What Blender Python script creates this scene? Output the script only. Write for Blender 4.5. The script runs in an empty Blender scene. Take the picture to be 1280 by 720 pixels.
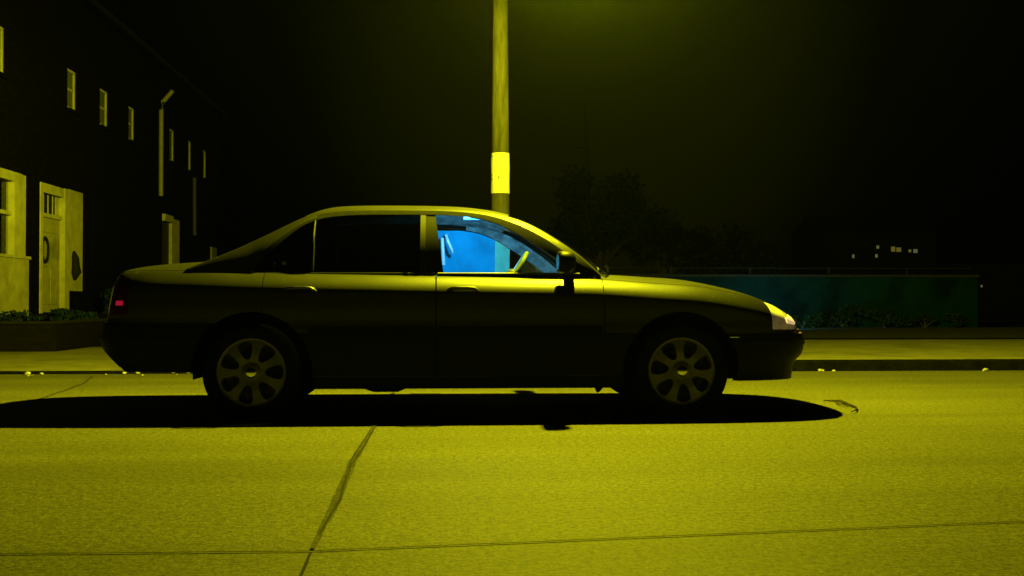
import bpy, bmesh, math, random
from mathutils import Vector, Matrix
R = math.radians
random.seed(7)
scene = bpy.context.scene
col = scene.collection

# ------------------------------------------------------------------ helpers
def link(name, me, mats, parent=None, loc=(0, 0, 0)):
    o = bpy.data.objects.new(name, me)
    for m in (mats if isinstance(mats, (list, tuple)) else [mats]):
        me.materials.append(m)
    col.objects.link(o)
    o.parent = parent
    o.location = loc
    return o

def obj(name, bm, mats, parent=None, smooth=None, loc=(0, 0, 0), weld=False):
    if weld:
        bmesh.ops.remove_doubles(bm, verts=bm.verts, dist=0.0004)
    bmesh.ops.recalc_face_normals(bm, faces=bm.faces)
    me = bpy.data.meshes.new(name)
    bm.to_mesh(me)
    bm.free()
    if smooth is not None:
        for p in me.polygons:
            p.use_smooth = True
        me.set_sharp_from_angle(angle=R(smooth))
    return link(name, me, mats, parent, loc)

def thing(name, label, cat, loc=(0, 0, 0), rz=0, group=None):
    o = bpy.data.objects.new(name, None)
    o.empty_display_size = 0.2
    col.objects.link(o)
    o.location = loc
    o.rotation_euler = (0, 0, rz)
    return tag(o, label, cat, group)

def tag(o, label, cat, group=None):
    o['label'] = label
    o['category'] = cat
    if group:
        o['group'] = group
    return o

def kind(o, k):
    o['kind'] = k
    return o

def box(bm, x0, x1, y0, y1, z0, z1, bevel=0.0, mi=0):
    r = bmesh.ops.create_cube(bm, size=1.0)
    vs = r['verts']
    for v in vs:
        v.co = Vector((x0 + (v.co.x + .5) * (x1 - x0), y0 + (v.co.y + .5) * (y1 - y0), z0 + (v.co.z + .5) * (z1 - z0)))
    fs = set(f for v in vs for f in v.link_faces)
    for f in fs:
        f.material_index = mi
    if bevel > 0:
        es = list(set(e for v in vs for e in v.link_edges))
        bmesh.ops.bevel(bm, geom=es, offset=bevel, segments=2, profile=.6, affect='EDGES', clamp_overlap=True)

def tube(bm, pts, rads, n=12, cap=True):
    pts = [Vector(p) for p in pts]
    if not isinstance(rads, (list, tuple)):
        rads = [rads] * len(pts)
    rings = []
    for i, p in enumerate(pts):
        a = pts[max(0, i - 1)]
        b = pts[min(len(pts) - 1, i + 1)]
        d = (b - a).normalized()
        ref = Vector((0, 0, 1)) if abs(d.z) < .9 else Vector((1, 0, 0))
        u = d.cross(ref).normalized()
        v = d.cross(u).normalized()
        rings.append([bm.verts.new(p + rads[i] * (math.cos(t) * u + math.sin(t) * v))
                      for t in [2 * math.pi * k / n for k in range(n)]])
    for i in range(len(rings) - 1):
        for k in range(n):
            bm.faces.new((rings[i][k], rings[i][(k + 1) % n], rings[i + 1][(k + 1) % n], rings[i + 1][k]))
    if cap:
        bm.faces.new(rings[0])
        bm.faces.new(rings[-1])

def lathe_y(bm, prof, n=48, c=(0, 0, 0)):
    """profile of (radius, y) turned round the y axis"""
    rings = []
    for r, y in prof:
        rings.append([bm.verts.new((c[0] + r * math.cos(2 * math.pi * k / n), c[1] + y, c[2] + r * math.sin(2 * math.pi * k / n))) for k in range(n)])
    for i in range(len(rings) - 1):
        for k in range(n):
            bm.faces.new((rings[i][k], rings[i][(k + 1) % n], rings[i + 1][(k + 1) % n], rings[i + 1][k]))
    return rings

def interp(tab, x):
    if x <= tab[0][0]:
        return tab[0][1]
    for (a, b), (c, d) in zip(tab, tab[1:]):
        if x <= c:
            t = (x - a) / (c - a)
            return b + (d - b) * t
    return tab[-1][1]

def sinterp(tab, x):
    """monotone-ish smooth interpolation (Catmull-Rom tangents)"""
    if x <= tab[0][0]:
        return tab[0][1]
    n = len(tab)
    for i in range(n - 1):
        if x <= tab[i + 1][0]:
            x0, y0 = tab[i]
            x1, y1 = tab[i + 1]
            h = x1 - x0
            m0 = (y1 - tab[i - 1][1]) / (x1 - tab[i - 1][0]) if i > 0 else (y1 - y0) / h
            m1 = (tab[i + 2][1] - y0) / (tab[i + 2][0] - x0) if i < n - 2 else (y1 - y0) / h
            t = (x - x0) / h
            return (2*t**3 - 3*t*t + 1)*y0 + (t**3 - 2*t*t + t)*h*m0 + (-2*t**3 + 3*t*t)*y1 + (t**3 - t*t)*h*m1
    return tab[-1][1]

def catmull(pts, per=40):
    out = []
    P = [Vector(p) for p in pts]
    P = [2 * P[0] - P[1]] + P + [2 * P[-1] - P[-2]]
    for i in range(1, len(P) - 2):
        a, b, c, d = P[i - 1], P[i], P[i + 1], P[i + 2]
        for k in range(per):
            t = k / per
            out.append(.5 * ((2 * b) + (c - a) * t + (2*a - 5*b + 4*c - d) * t*t + (3*b - a - 3*c + d) * t**3))
    out.append(P[-2])
    return out

# ------------------------------------------------------------------ materials
def mat(name, color, rough=.6, metal=0, spec=.5, coat=0, coat_rough=.05, var=0, vscale=5, bump=0, bscale=40,
        rvar=0, ior=None, stain=None, emit=None, estr=0, squash=None):
    m = bpy.data.materials.new(name)
    m.use_nodes = True
    nt = m.node_tree
    N, L = nt.nodes, nt.links
    b = N['Principled BSDF']
    b.inputs['Base Color'].default_value = (*color, 1)
    b.inputs['Roughness'].default_value = rough
    b.inputs['Metallic'].default_value = metal
    b.inputs['Specular IOR Level'].default_value = spec
    b.inputs['Coat Weight'].default_value = coat
    b.inputs['Coat Roughness'].default_value = coat_rough
    b.inputs['Coat IOR'].default_value = 1.5
    if ior:
        b.inputs['IOR'].default_value = ior
    if emit:
        b.inputs['Emission Color'].default_value = (*emit, 1)
        b.inputs['Emission Strength'].default_value = estr
    tc = N.new('ShaderNodeTexCoord')
    src = tc.outputs['Object']
    if squash:
        mp = N.new('ShaderNodeMapping')
        mp.inputs['Scale'].default_value = squash
        L.new(src, mp.inputs['Vector'])
        src = mp.outputs['Vector']
    if var or rvar:
        nz = N.new('ShaderNodeTexNoise')
        nz.inputs['Scale'].default_value = vscale
        nz.inputs['Detail'].default_value = 6
        nz.inputs['Roughness'].default_value = .65
        L.new(src, nz.inputs['Vector'])
        if var:
            rp = N.new('ShaderNodeValToRGB')
            rp.color_ramp.elements[0].position = .3
            rp.color_ramp.elements[1].position = .7
            rp.color_ramp.elements[0].color = (*[max(0, c * (1 - var)) for c in color], 1)
            rp.color_ramp.elements[1].color = (*[min(1, c * (1 + var)) for c in color], 1)
            L.new(nz.outputs['Fac'], rp.inputs['Fac'])
            out = rp.outputs['Color']
            if stain:
                n2 = N.new('ShaderNodeTexNoise')
                n2.inputs['Scale'].default_value = stain[1]
                n2.inputs['Detail'].default_value = 5
                L.new(src, n2.inputs['Vector'])
                r2 = N.new('ShaderNodeValToRGB')
                r2.color_ramp.elements[0].position = .52
                r2.color_ramp.elements[1].position = .66
                L.new(n2.outputs['Fac'], r2.inputs['Fac'])
                mx = N.new('ShaderNodeMix')
                mx.data_type = 'RGBA'
                mx.inputs['B'].default_value = (*stain[0], 1)
                L.new(r2.outputs['Color'], mx.inputs['Factor'])
                L.new(out, mx.inputs['A'])
                out = mx.outputs['Result']
            L.new(out, b.inputs['Base Color'])
        if rvar:
            mr = N.new('ShaderNodeMapRange')
            mr.inputs['To Min'].default_value = max(0, rough - rvar)
            mr.inputs['To Max'].default_value = min(1, rough + rvar)
            L.new(nz.outputs['Fac'], mr.inputs['Value'])
            L.new(mr.outputs['Result'], b.inputs['Roughness'])
    if bump:
        n3 = N.new('ShaderNodeTexNoise')
        n3.inputs['Scale'].default_value = bscale
        n3.inputs['Detail'].default_value = 4
        L.new(src, n3.inputs['Vector'])
        bp = N.new('ShaderNodeBump')
        bp.inputs['Strength'].default_value = bump
        bp.inputs['Distance'].default_value = .02
        L.new(n3.outputs['Fac'], bp.inputs['Height'])
        L.new(bp.outputs['Normal'], b.inputs['Normal'])
    return m

def glass(name, tint, refl=1.0):
    m = bpy.data.materials.new(name)
    m.use_nodes = True
    nt = m.node_tree
    N, L = nt.nodes, nt.links
    N.remove(N['Principled BSDF'])
    out = N['Material Output']
    tr = N.new('ShaderNodeBsdfTransparent')
    tr.inputs['Color'].default_value = (*tint, 1)
    gl = N.new('ShaderNodeBsdfGlossy')
    gl.inputs['Roughness'].default_value = .03
    lw = N.new('ShaderNodeLayerWeight')
    lw.inputs['Blend'].default_value = .5
    p5 = N.new('ShaderNodeMath')
    p5.operation = 'POWER'
    p5.inputs[1].default_value = 5
    L.new(lw.outputs['Facing'], p5.inputs[0])
    fr = N.new('ShaderNodeMapRange')
    fr.inputs['To Min'].default_value = .035
    fr.inputs['To Max'].default_value = 1.0
    L.new(p5.outputs[0], fr.inputs['Value'])
    nz = N.new('ShaderNodeTexNoise')
    nz.inputs['Scale'].default_value = 9
    mr = N.new('ShaderNodeMapRange')
    mr.inputs['To Min'].default_value = .02
    mr.inputs['To Max'].default_value = .09
    L.new(nz.outputs['Fac'], mr.inputs['Value'])
    L.new(mr.outputs['Result'], gl.inputs['Roughness'])
    mx = N.new('ShaderNodeMixShader')
    L.new(fr.outputs['Result'], mx.inputs['Fac'])
    L.new(tr.outputs['BSDF'], mx.inputs[1])
    L.new(gl.outputs['BSDF'], mx.inputs[2])
    L.new(mx.outputs['Shader'], out.inputs['Surface'])
    return m

def road_material():
    m = bpy.data.materials.new('worn_concrete_road')
    m.use_nodes = True
    nt = m.node_tree
    N, L = nt.nodes, nt.links
    b = N['Principled BSDF']
    b.inputs['Roughness'].default_value = .75
    b.inputs['Specular IOR Level'].default_value = .35
    tc = N.new('ShaderNodeTexCoord')
    P = tc.outputs['Object']
    def noise(scale, detail=4, rough=.6, vec=None):
        n = N.new('ShaderNodeTexNoise')
        n.inputs['Scale'].default_value = scale
        n.inputs['Detail'].default_value = detail
        n.inputs['Roughness'].default_value = rough
        L.new(vec or P, n.inputs['Vector'])
        return n.outputs['Fac']
    def ramp(f, a, b_, ca, cb):
        r = N.new('ShaderNodeValToRGB')
        r.color_ramp.elements[0].position = a
        r.color_ramp.elements[1].position = b_
        r.color_ramp.elements[0].color = (*ca, 1)
        r.color_ramp.elements[1].color = (*cb, 1)
        L.new(f, r.inputs['Fac'])
        return r.outputs['Color']
    def mix(mode, fac, a, b_):
        x = N.new('ShaderNodeMix')
        x.data_type = 'RGBA'
        x.blend_type = mode
        x.inputs['Factor'].default_value = fac
        L.new(a, x.inputs['A'])
        L.new(b_, x.inputs['B'])
        return x.outputs['Result']
    mp = N.new('ShaderNodeMapping')           # wear bands along the traffic direction (x)
    mp.inputs['Scale'].default_value = (.12, 1.1, 1)
    L.new(P, mp.inputs['Vector'])
    bands = noise(1.6, 5, .6, mp.outputs['Vector'])
    patches = noise(.7, 6, .6)
    g1 = noise(75, 3, .8)
    g2 = noise(34, 3, .7)
    gm = N.new('ShaderNodeMix')
    gm.data_type = 'FLOAT'
    gm.inputs['Factor'].default_value = .42
    L.new(g1, gm.inputs['A'])
    L.new(g2, gm.inputs['B'])
    grain = gm.outputs['Result']
    fine = noise(170, 2, .7)
    base = ramp(grain, .43, .57, (.027, .0262, .0195), (.128, .1235, .097))
    base = mix('MULTIPLY', .75, base, ramp(fine, .3, .7, (.55, .55, .55), (1.25, 1.25, 1.25)))
    base = mix('MULTIPLY', .8, base, ramp(bands, .35, .65, (.70, .695, .68), (1.12, 1.12, 1.12)))
    base = mix('MULTIPLY', .7, base, ramp(patches, .35, .7, (.80, .80, .79), (1.10, 1.10, 1.09)))
    # pale exposed aggregate chips
    v = N.new('ShaderNodeTexVoronoi')
    v.inputs['Scale'].default_value = 55
    L.new(P, v.inputs['Vector'])
    chips = ramp(v.outputs['Distance'], .12, .25, (2.5, 2.45, 2.2), (1, 1, 1))
    sel = N.new('ShaderNodeMath')
    sel.operation = 'GREATER_THAN'
    sel.inputs[1].default_value = .78
    L.new(v.outputs['Color'], sel.inputs[0])
    mx = N.new('ShaderNodeMix')
    mx.data_type = 'RGBA'
    mx.blend_type = 'MULTIPLY'
    L.new(sel.outputs[0], mx.inputs['Factor'])
    L.new(base, mx.inputs['A'])
    L.new(chips, mx.inputs['B'])
    L.new(mx.outputs['Result'], b.inputs['Base Color'])
    bp = N.new('ShaderNodeBump')
    bp.inputs['Strength'].default_value = .55
    bp.inputs['Distance'].default_value = .012
    L.new(grain, bp.inputs['Height'])
    b2 = N.new('ShaderNodeBump')
    b2.inputs['Strength'].default_value = .25
    b2.inputs['Distance'].default_value = .02
    L.new(noise(9, 3, .5), b2.inputs['Height'])
    L.new(bp.outputs['Normal'], b2.inputs['Normal'])
    L.new(b2.outputs['Normal'], b.inputs['Normal'])
    return m

def brick_material(name, c1, c2, mortar):
    m = bpy.data.materials.new(name)
    m.use_nodes = True
    nt = m.node_tree
    N, L = nt.nodes, nt.links
    b = N['Principled BSDF']
    b.inputs['Roughness'].default_value = .9
    b.inputs['Specular IOR Level'].default_value = 0
    tc = N.new('ShaderNodeTexCoord')
    sp = N.new('ShaderNodeSeparateXYZ')
    cb = N.new('ShaderNodeCombineXYZ')
    ad = N.new('ShaderNodeMath')
    ad.operation = 'ADD'
    L.new(tc.outputs['Object'], sp.inputs[0])
    L.new(sp.outputs['X'], ad.inputs[0])
    L.new(sp.outputs['Y'], ad.inputs[1])
    L.new(ad.outputs[0], cb.inputs['X'])
    L.new(sp.outputs['Z'], cb.inputs['Y'])
    br = N.new('ShaderNodeTexBrick')
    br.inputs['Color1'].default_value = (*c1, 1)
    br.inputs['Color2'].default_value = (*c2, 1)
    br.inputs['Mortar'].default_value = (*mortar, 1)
    br.inputs['Scale'].default_value = 4.4
    br.inputs['Mortar Size'].default_value = .014
    L.new(cb.outputs[0], br.inputs['Vector'])
    L.new(br.outputs['Color'], b.inputs['Base Color'])
    bp = N.new('ShaderNodeBump')
    bp.inputs['Strength'].default_value = .4
    bp.inputs['Distance'].default_value = .01
    bp.invert = True
    L.new(br.outputs['Fac'], bp.inputs['Height'])
    L.new(bp.outputs['Normal'], b.inputs['Normal'])
    return m

def emitter(name, color, strength):
    m = bpy.data.materials.new(name)
    m.use_nodes = True
    nt = m.node_tree
    b = nt.nodes['Principled BSDF']
    b.inputs['Base Color'].default_value = (*color, 1)
    b.inputs['Emission Color'].default_value = (*color, 1)
    b.inputs['Emission Strength'].default_value = strength
    return m

M = {}
M['road'] = road_material()
M['seam'] = mat('tar_seam', (.026, .0245, .019), .8, spec=.2, var=.8, vscale=9, bump=.5, bscale=60)
M['joint'] = mat('slab_joint_dirt', (.012, .0115, .010), .9, spec=.1, var=.5, vscale=20)
M['pavement'] = mat('pavement_concrete', (.150, .143, .115), .85, spec=.25, var=.3, vscale=3.5, bump=.5, bscale=60, stain=((.105, .10, .08), 1.1))
M['kerb'] = mat('black_kerb_stone', (.004, .004, .0035), .95, spec=0, var=.5, vscale=8, bump=.4, bscale=30)  # kerb stone in one near-black tone
M['yard'] = mat('old_yard_tarmac', (.022, .021, .017), .9, spec=.2, var=.4, vscale=2, bump=.4, bscale=30)
M['ground'] = mat('dark_rough_ground', (.009, .010, .0065), .95, spec=.1, var=.5, vscale=1.2, bump=.6, bscale=12)
M['soil'] = mat('garden_soil', (.010, .009, .006), .95, spec=0, var=.5, vscale=6, bump=.8, bscale=14)
M['paint'] = mat('dark_green_car_paint', (.001, .0011, .0007), .50, spec=.60, coat=.45, coat_rough=.33, var=.12, vscale=3, rvar=.05)
M['paint_in'] = mat('inner_body_steel', (.006, .006, .005), .9, spec=.05, var=.3, vscale=9)
M['trim'] = mat('black_car_trim', (.005, .005, .0045), .5, spec=.12, var=.2, vscale=20, bump=.08, bscale=200)
M['bumper'] = mat('dark_bumper_plastic', (.003, .0032, .002), .55, spec=.14, var=.2, vscale=12, bump=.05, bscale=150)
M['frame'] = mat('matt_black_frame', (.006, .006, .006), .8, spec=.05, var=.2, vscale=20)
M['rubber'] = mat('tyre_rubber', (.006, .006, .006), .9, spec=.06, var=.3, vscale=18, bump=.25, bscale=90)
M['alloy'] = mat('dull_alloy', (.125, .123, .11), .5, metal=.3, spec=.5, var=.18, vscale=14, rvar=.12)
M['chrome'] = mat('bright_chrome', (.75, .75, .74), .22, metal=1, var=.08, vscale=20, rvar=.06)
M['glass'] = glass('clear_car_glass', (.80, .86, .86))
M['tint'] = glass('smoked_car_glass', (.045, .05, .045))
M['house_glass'] = glass('house_window_glass', (.7, .75, .72))
M['lens'] = mat('yellowed_lamp_lens', (.85, .72, .50), .26, spec=.6, coat=.6, coat_rough=.10, var=.6, vscale=9, emit=(1, .60, .34), estr=.045)  # faint emission paints extra brightness into the lens
M['lens_glint'] = emitter('painted_lens_glint', (1, .68, .36), .5)  # emission paints the bright glint along the headlight edge
M['reflector'] = mat('headlamp_reflector', (.80, .70, .50), .28, metal=.85, var=.3, vscale=22, rvar=.1)
M['amber'] = mat('amber_lens', (.36, .20, .08), .2, spec=.5, var=.15, vscale=30)
M['red'] = mat('dark_red_lamp_lens', (.05, .002, .003), .2, spec=.5, var=.2, vscale=30)
M['tail_glint'] = mat('painted_red_glint', (.55, .02, .045), .25, spec=.6, var=.2, vscale=60, emit=(1, .02, .07), estr=.26)  # emission paints a red glint onto the tail light
M['seat'] = mat('dark_seat_cloth', (.03, .032, .036), .9, spec=.1, var=.3, vscale=40, bump=.2, bscale=150)
M['liner'] = mat('grey_headlining', (.15, .185, .18), .95, spec=.1, var=.75, vscale=13, bump=.2, bscale=60)
M['dash'] = mat('dash_plastic', (.05, .055, .06), .6, spec=.3, var=.2, vscale=20, bump=.1, bscale=120)
M['shade_blue'] = mat('blue_sunshade_cloth', (.004, .30, .52), .85, spec=.1, var=.22, vscale=5, bump=.2, bscale=25)
M['shade_teal'] = mat('teal_sunshade_cloth', (.20, .56, .40), .85, spec=.1, var=.12, vscale=8, bump=.15, bscale=25)
M['blue_led'] = emitter('blue_dome_lamp', (.05, .35, 1.0), 4)
M['pole'] = mat('weathered_pole', (.023, .0225, .0175), .9, spec=.06, var=.6, vscale=4, bump=.4, bscale=25, squash=(3, 3, .5))
M['steel'] = mat('galvanised_steel', (.16, .16, .15), .5, metal=.6, var=.25, vscale=12)
M['sodium'] = emitter('sodium_lamp_bowl', (1, .86, .06), 8)
M['paper'] = mat('white_paper', (.26, .255, .235), .8, spec=.2, var=.06, vscale=14, bump=.1, bscale=30)
M['smudge'] = mat('ink_smudge', (.10, .095, .08), .9, spec=.1, var=.4, vscale=40)
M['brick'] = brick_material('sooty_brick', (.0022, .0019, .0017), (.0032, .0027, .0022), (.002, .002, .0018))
M['gbrick'] = brick_material('dark_garden_brick', (.005, .0045, .004), (.007, .006, .005), (.004, .004, .0035))
M['roof'] = mat('slate_roof', (.004, .004, .004), .95, spec=0, var=.4, vscale=6, bump=.4, bscale=20)
M['white'] = mat('old_white_paint', (.22, .212, .18), .65, spec=.2, var=.2, vscale=5, bump=.15, bscale=25, stain=((.17, .165, .135), 2.3))
M['render'] = mat('cream_render', (.20, .19, .155), .85, spec=.1, var=.22, vscale=4, bump=.3, bscale=40, stain=((.15, .143, .115), 1.9))
M['blind'] = mat('pale_blind', (.15, .145, .12), .85, spec=.1, var=.2, vscale=3, squash=(1, 6, 1))
M['curtain'] = mat('dark_room', (.008, .008, .007), .95, spec=.05, var=.4, vscale=4)
M['doorpaint'] = mat('cream_door_paint', (.17, .16, .125), .55, spec=.15, var=.22, vscale=6, bump=.1, bscale=30, stain=((.10, .095, .07), 2.2))
M['dark'] = mat('black_iron', (.012, .012, .011), .6, spec=.3, var=.2, vscale=20)
M['pipe'] = mat('grey_painted_pipe', (.11, .107, .09), .6, spec=.3, var=.25, vscale=9)
M['teal'] = mat('teal_painted_render', (.001, .0085, .0095), .95, spec=0, var=.35, vscale=1.8, bump=.4, bscale=20, stain=((.0006, .0035, .0042), 1.0))
M['coping'] = mat('dirty_coping', (.007, .007, .006), .9, spec=.1, var=.4, vscale=5)
M['leaf'] = mat('shrub_leaf', (.0045, .012, .0035), .9, spec=.05, var=.5, vscale=6)
M['tree_leaf'] = mat('tree_leaf', (.010, .015, .007), .9, spec=.0, var=.5, vscale=2)
M['bark'] = mat('dark_bark', (.03, .025, .018), .95, spec=.1, var=.4, vscale=9, bump=.6, bscale=20)
M['far_wall'] = mat('far_building_wall', (.010, .010, .010), .95, spec=.05, var=.3, vscale=1)
M['lit_warm'] = emitter('lit_window_warm', (1, .88, .25), .04)
M['lit_pale'] = emitter('lit_window_pale', (.9, .95, .70), .045)
M['litter'] = mat('pale_litter', (.30, .295, .26), .7, spec=.3, var=.2, vscale=30)
M['dry_leaf'] = mat('dead_leaf', (.10, .075, .03), .9, spec=.1, var=.4, vscale=30)

# ================================================================== SETTING
def sheet(name, x0, x1, y0, y1, z, m, nx=1, ny=1, zf=None):
    bm = bmesh.new()
    g = [[bm.verts.new((x0 + (x1 - x0) * i / nx, y0 + (y1 - y0) * j / ny,
                        z if zf is None else zf(x0 + (x1 - x0) * i / nx, y0 + (y1 - y0) * j / ny)))
          for j in range(ny + 1)] for i in range(nx + 1)]
    for i in range(nx):
        for j in range(ny):
            bm.faces.new((g[i][j], g[i + 1][j], g[i + 1][j + 1], g[i][j + 1]))
    return kind(obj(name, bm, m), 'structure')

KY = 11.5
def kerb_h(x):                       # dropped kerb on the left, full height on the right
    t = min(1, max(0, (x + 3.2) / 2.2))
    t = t * t * (3 - 2 * t)
    return .025 + .09 * t

sheet('ground', -700, 700, -60, 1200, -.03, M['ground'])
sheet('road', -60, 70, -12, KY, 0, M['road'])
bm = bmesh.new()
xs = [-60] + [-6 + .25 * i for i in range(33)] + [10, 20, 40, 70]
rows = []
for x in xs:
    h = kerb_h(x)
    prof = [(KY - .002, -.02), (KY, h - .015), (KY + .015, h), (KY + .13, h + .002), (KY + .13, -.02)]
    rows.append([bm.verts.new((x, a, b)) for a, b in prof])
for i in range(len(rows) - 1):
    for k in range(4):
        bm.faces.new((rows[i][k], rows[i + 1][k], rows[i + 1][k + 1], rows[i][k + 1]))
kind(obj('kerb', bm, M['kerb']), 'structure')
bm = bmesh.new()
rows = [[bm.verts.new((x, y, kerb_h(x) - .004)) for y in (KY + .131, 13.5, 17.95)] for x in xs]
for i in range(len(rows) - 1):
    for k in range(2):
        bm.faces.new((rows[i][k], rows[i + 1][k], rows[i + 1][k + 1], rows[i][k + 1]))
kind(obj('pavement', bm, M['pavement']), 'structure')
# side street footway running away in front of the houses
sheet('footway', -5.4, -1.5, 17.95, 60, .03, M['pavement'])
# raised step and the dim yard behind the pavement on the right
bm = bmesh.new()
box(bm, -1.45, 70, 17.97, 18.15, -.02, .135)
kind(obj('kerb_step', bm, M['kerb']), 'structure')
sheet('yard', -1.45, 70, 18.155, 26.8, .11, M['yard'])

def ribbon(name, pts, m, z=.004, jitter=.0, seed=1):
    """a flat meandering strip following pts (x, y, width)"""
    rnd = random.Random(seed)
    bm = bmesh.new()
    prev = None
    n = len(pts)
    out = []
    for (x0, y0, w0), (x1, y1, w1) in zip(pts, pts[1:]):
        d = math.hypot(x1 - x0, y1 - y0)
        k = max(2, int(d / .06))
        for i in range(k):
            t = i / k
            out.append((x0 + (x1 - x0) * t, y0 + (y1 - y0) * t, w0 + (w1 - w0) * t))
    out.append(pts[-1])
    ox = 0
    for i, (x, y, w) in enumerate(out):
        a = out[max(0, i - 1)]
        b = out[min(len(out) - 1, i + 1)]
        dx, dy = b[0] - a[0], b[1] - a[1]
        l = math.hypot(dx, dy) or 1
        nx, ny = -dy / l, dx / l
        ox = ox * .8 + rnd.uniform(-jitter, jitter)
        wl = w * rnd.uniform(.43, .57)
        wr = w * rnd.uniform(.43, .57)
        cur = (bm.verts.new((x + nx * (ox + wl), y + ny * (ox + wl), z)), bm.verts.new((x + nx * (ox - wr), y + ny * (ox - wr), z)))
        if prev:
            bm.faces.new((prev[0], prev[1], cur[1], cur[0]))
        prev = cur
    return kind(obj(name, bm, m), 'structure')

ribbon('road_seam', [(-.41, 11.3, .02), (-.41, 6.4, .028), (-.418, 5.2, .036), (-.395, 4.0, .034), (-.39, 3.30, .014)], M['seam'], .0045, .0016, 3)
ribbon('road_crack', [(-.404, 6.4, .007), (-.405, 5.6, .009), (-.414, 5.0, .006), (-.386, 4.1, .010), (-.388, 3.5, .006)], M['joint'], .0058, .0022, 14)
ribbon('road_crack', [(-.420, 6.1, .004), (-.430, 5.3, .007), (-.412, 4.6, .004)], M['joint'], .0058, .0018, 15)
ribbon('road_seam', [(-.388, 3.255, .010), (-.38, 2.9, .010), (-.37, -2, .010)], M['joint'], .004, .001, 4)
ribbon('road_joint', [(-9, 2.66, .010), (-1.29, 3.29, .010), (-.4, 3.27, .010), (1.94, 3.57, .009), (9, 4.1, .010)], M['joint'], .004, .002, 5)
ribbon('road_crack', [(-3.5, 11.2, .02), (-3.24, 10.11, .03), (-3.02, 8.2, .02), (-2.97, 7.0, .015)], M['seam'], .004, .004, 6)

# ================================================================== HAZE
bm = bmesh.new()
box(bm, -70, 70, -14, 110, -1.2, 12)
hz = bpy.data.materials.new('thin_night_haze')
hz.use_nodes = True
hz.node_tree.nodes.remove(hz.node_tree.nodes['Principled BSDF'])
pv = hz.node_tree.nodes.new('ShaderNodeVolumePrincipled')
pv.inputs['Color'].default_value = (.74, .93, .7, 1)
pv.inputs['Density'].default_value = .00034
pv.inputs['Anisotropy'].default_value = .93
hz.node_tree.links.new(pv.outputs['Volume'], hz.node_tree.nodes['Material Output'].inputs['Volume'])
kind(obj('haze', bm, hz), 'stuff')

# ================================================================== CAR
CX, CY = .155, 7.68
car = thing('saloon_car', 'dark green four-door saloon car seen side-on, its front side window glowing blue', 'car', (CX, CY, 0))
WB = 1.333                      # half wheelbase
AZ, AR = .305, .372             # arch centre height and radius
PLAN = [(2.285, 0), (2.278, .22), (2.24, .47), (2.14, .68), (1.96, .80), (1.70, .86), (1.3, .89), (.6, .899), (-.5, .899),
        (-1.3, .89), (-1.75, .865), (-2.07, .81), (-2.26, .685), (-2.35, .46), (-2.375, .22), (-2.38, 0)]
tabl = catmull([(a, b, 0) for a, b in PLAN], 60)
PT = []
for i, p in enumerate(tabl):
    a = tabl[max(0, i - 1)]
    b = tabl[min(len(tabl) - 1, i + 1)]
    d = (b - a).normalized()
    n = Vector((d.y, -d.x, 0))
    if n.dot(Vector((p.x * .2, p.y + .05, 0))) < 0:
        n = -n
    if i in (0, len(tabl) - 1):
        n = Vector((1 if i == 0 else -1, 0, 0))
    PT.append((p.x, p.y, n.x, n.y))
NT = len(PT) - 1
def plan(s):
    f = min(max(s, 0), 1) * NT
    i = min(int(f), NT - 1)
    t = f - i
    return [PT[i][k] * (1 - t) + PT[i + 1][k] * t for k in range(4)]
def s_x(x):
    lo, hi = 0., 1.
    for _ in range(40):
        m = (lo + hi) / 2
        if plan(m)[0] > x:
            lo = m
        else:
            hi = m
    return lo
def s_y(y, front=True):
    lo, hi = (0., .35) if front else (.65, 1.)
    for _ in range(40):
        m = (lo + hi) / 2
        if (plan(m)[1] < y) == front:
            lo = m
        else:
            hi = m
    return lo
ZT = [(-2.345, .925), (-2.05, .933), (-1.7, .931), (-1.27, .920), (-.2, .900), (.5, .888), (.80, .882), (1.19, .855), (1.47, .835), (1.75, .787), (1.975, .735), (2.1, .70), (2.285, .665)]
def ztop(s):
    return sinterp(ZT, plan(s)[0])
SIDE = [(.18, .085), (.24, .06), (.30, .035), (.40, .014), (.50, .002), (.56, .0), (.62, .003), (.70, .001), (.78, .004), (.95, .012)]
FRONT = [(.22, .085), (.32, .072), (.355, .055), (.39, .018), (.43, .003), (.47, 0), (.515, .006), (.53, .018), (.545, .040), (.60, .055), (.65, .085), (.69, .130), (.74, .20)]
REAR = [(.30, .20), (.34, .11), (.40, .040), (.46, 0), (.56, .0), (.605, .012), (.62, .03), (.72, .045), (.80, .062), (.88, .082), (.94, .10)]
def inset(s, z):
    x, y, nx, ny = plan(s)
    h = ztop(s) - z
    k = nx * nx
    e = sinterp(FRONT, z) if x > 0 else sinterp(REAR, z)
    a = sinterp(SIDE, z)
    q = max(0, min(.95, (.118 - h) / .123))
    roll = .122 * (.55 * (1 - math.sqrt(1 - q * q)) + .45 * q ** 1.9)
    # smaller roll at the nose and tail
    return a * (1 - k) + e * k + roll * (1 - .75 * k)
def B(s, z, sg, ex=0):
    x, y, nx, ny = plan(s)
    i = inset(s, z) + ex
    return Vector((x - nx * i, sg * max(0, y - ny * i), z))
def Nrm(s, sg):
    p = plan(s)
    return Vector((p[2], sg * p[3], 0))

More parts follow.
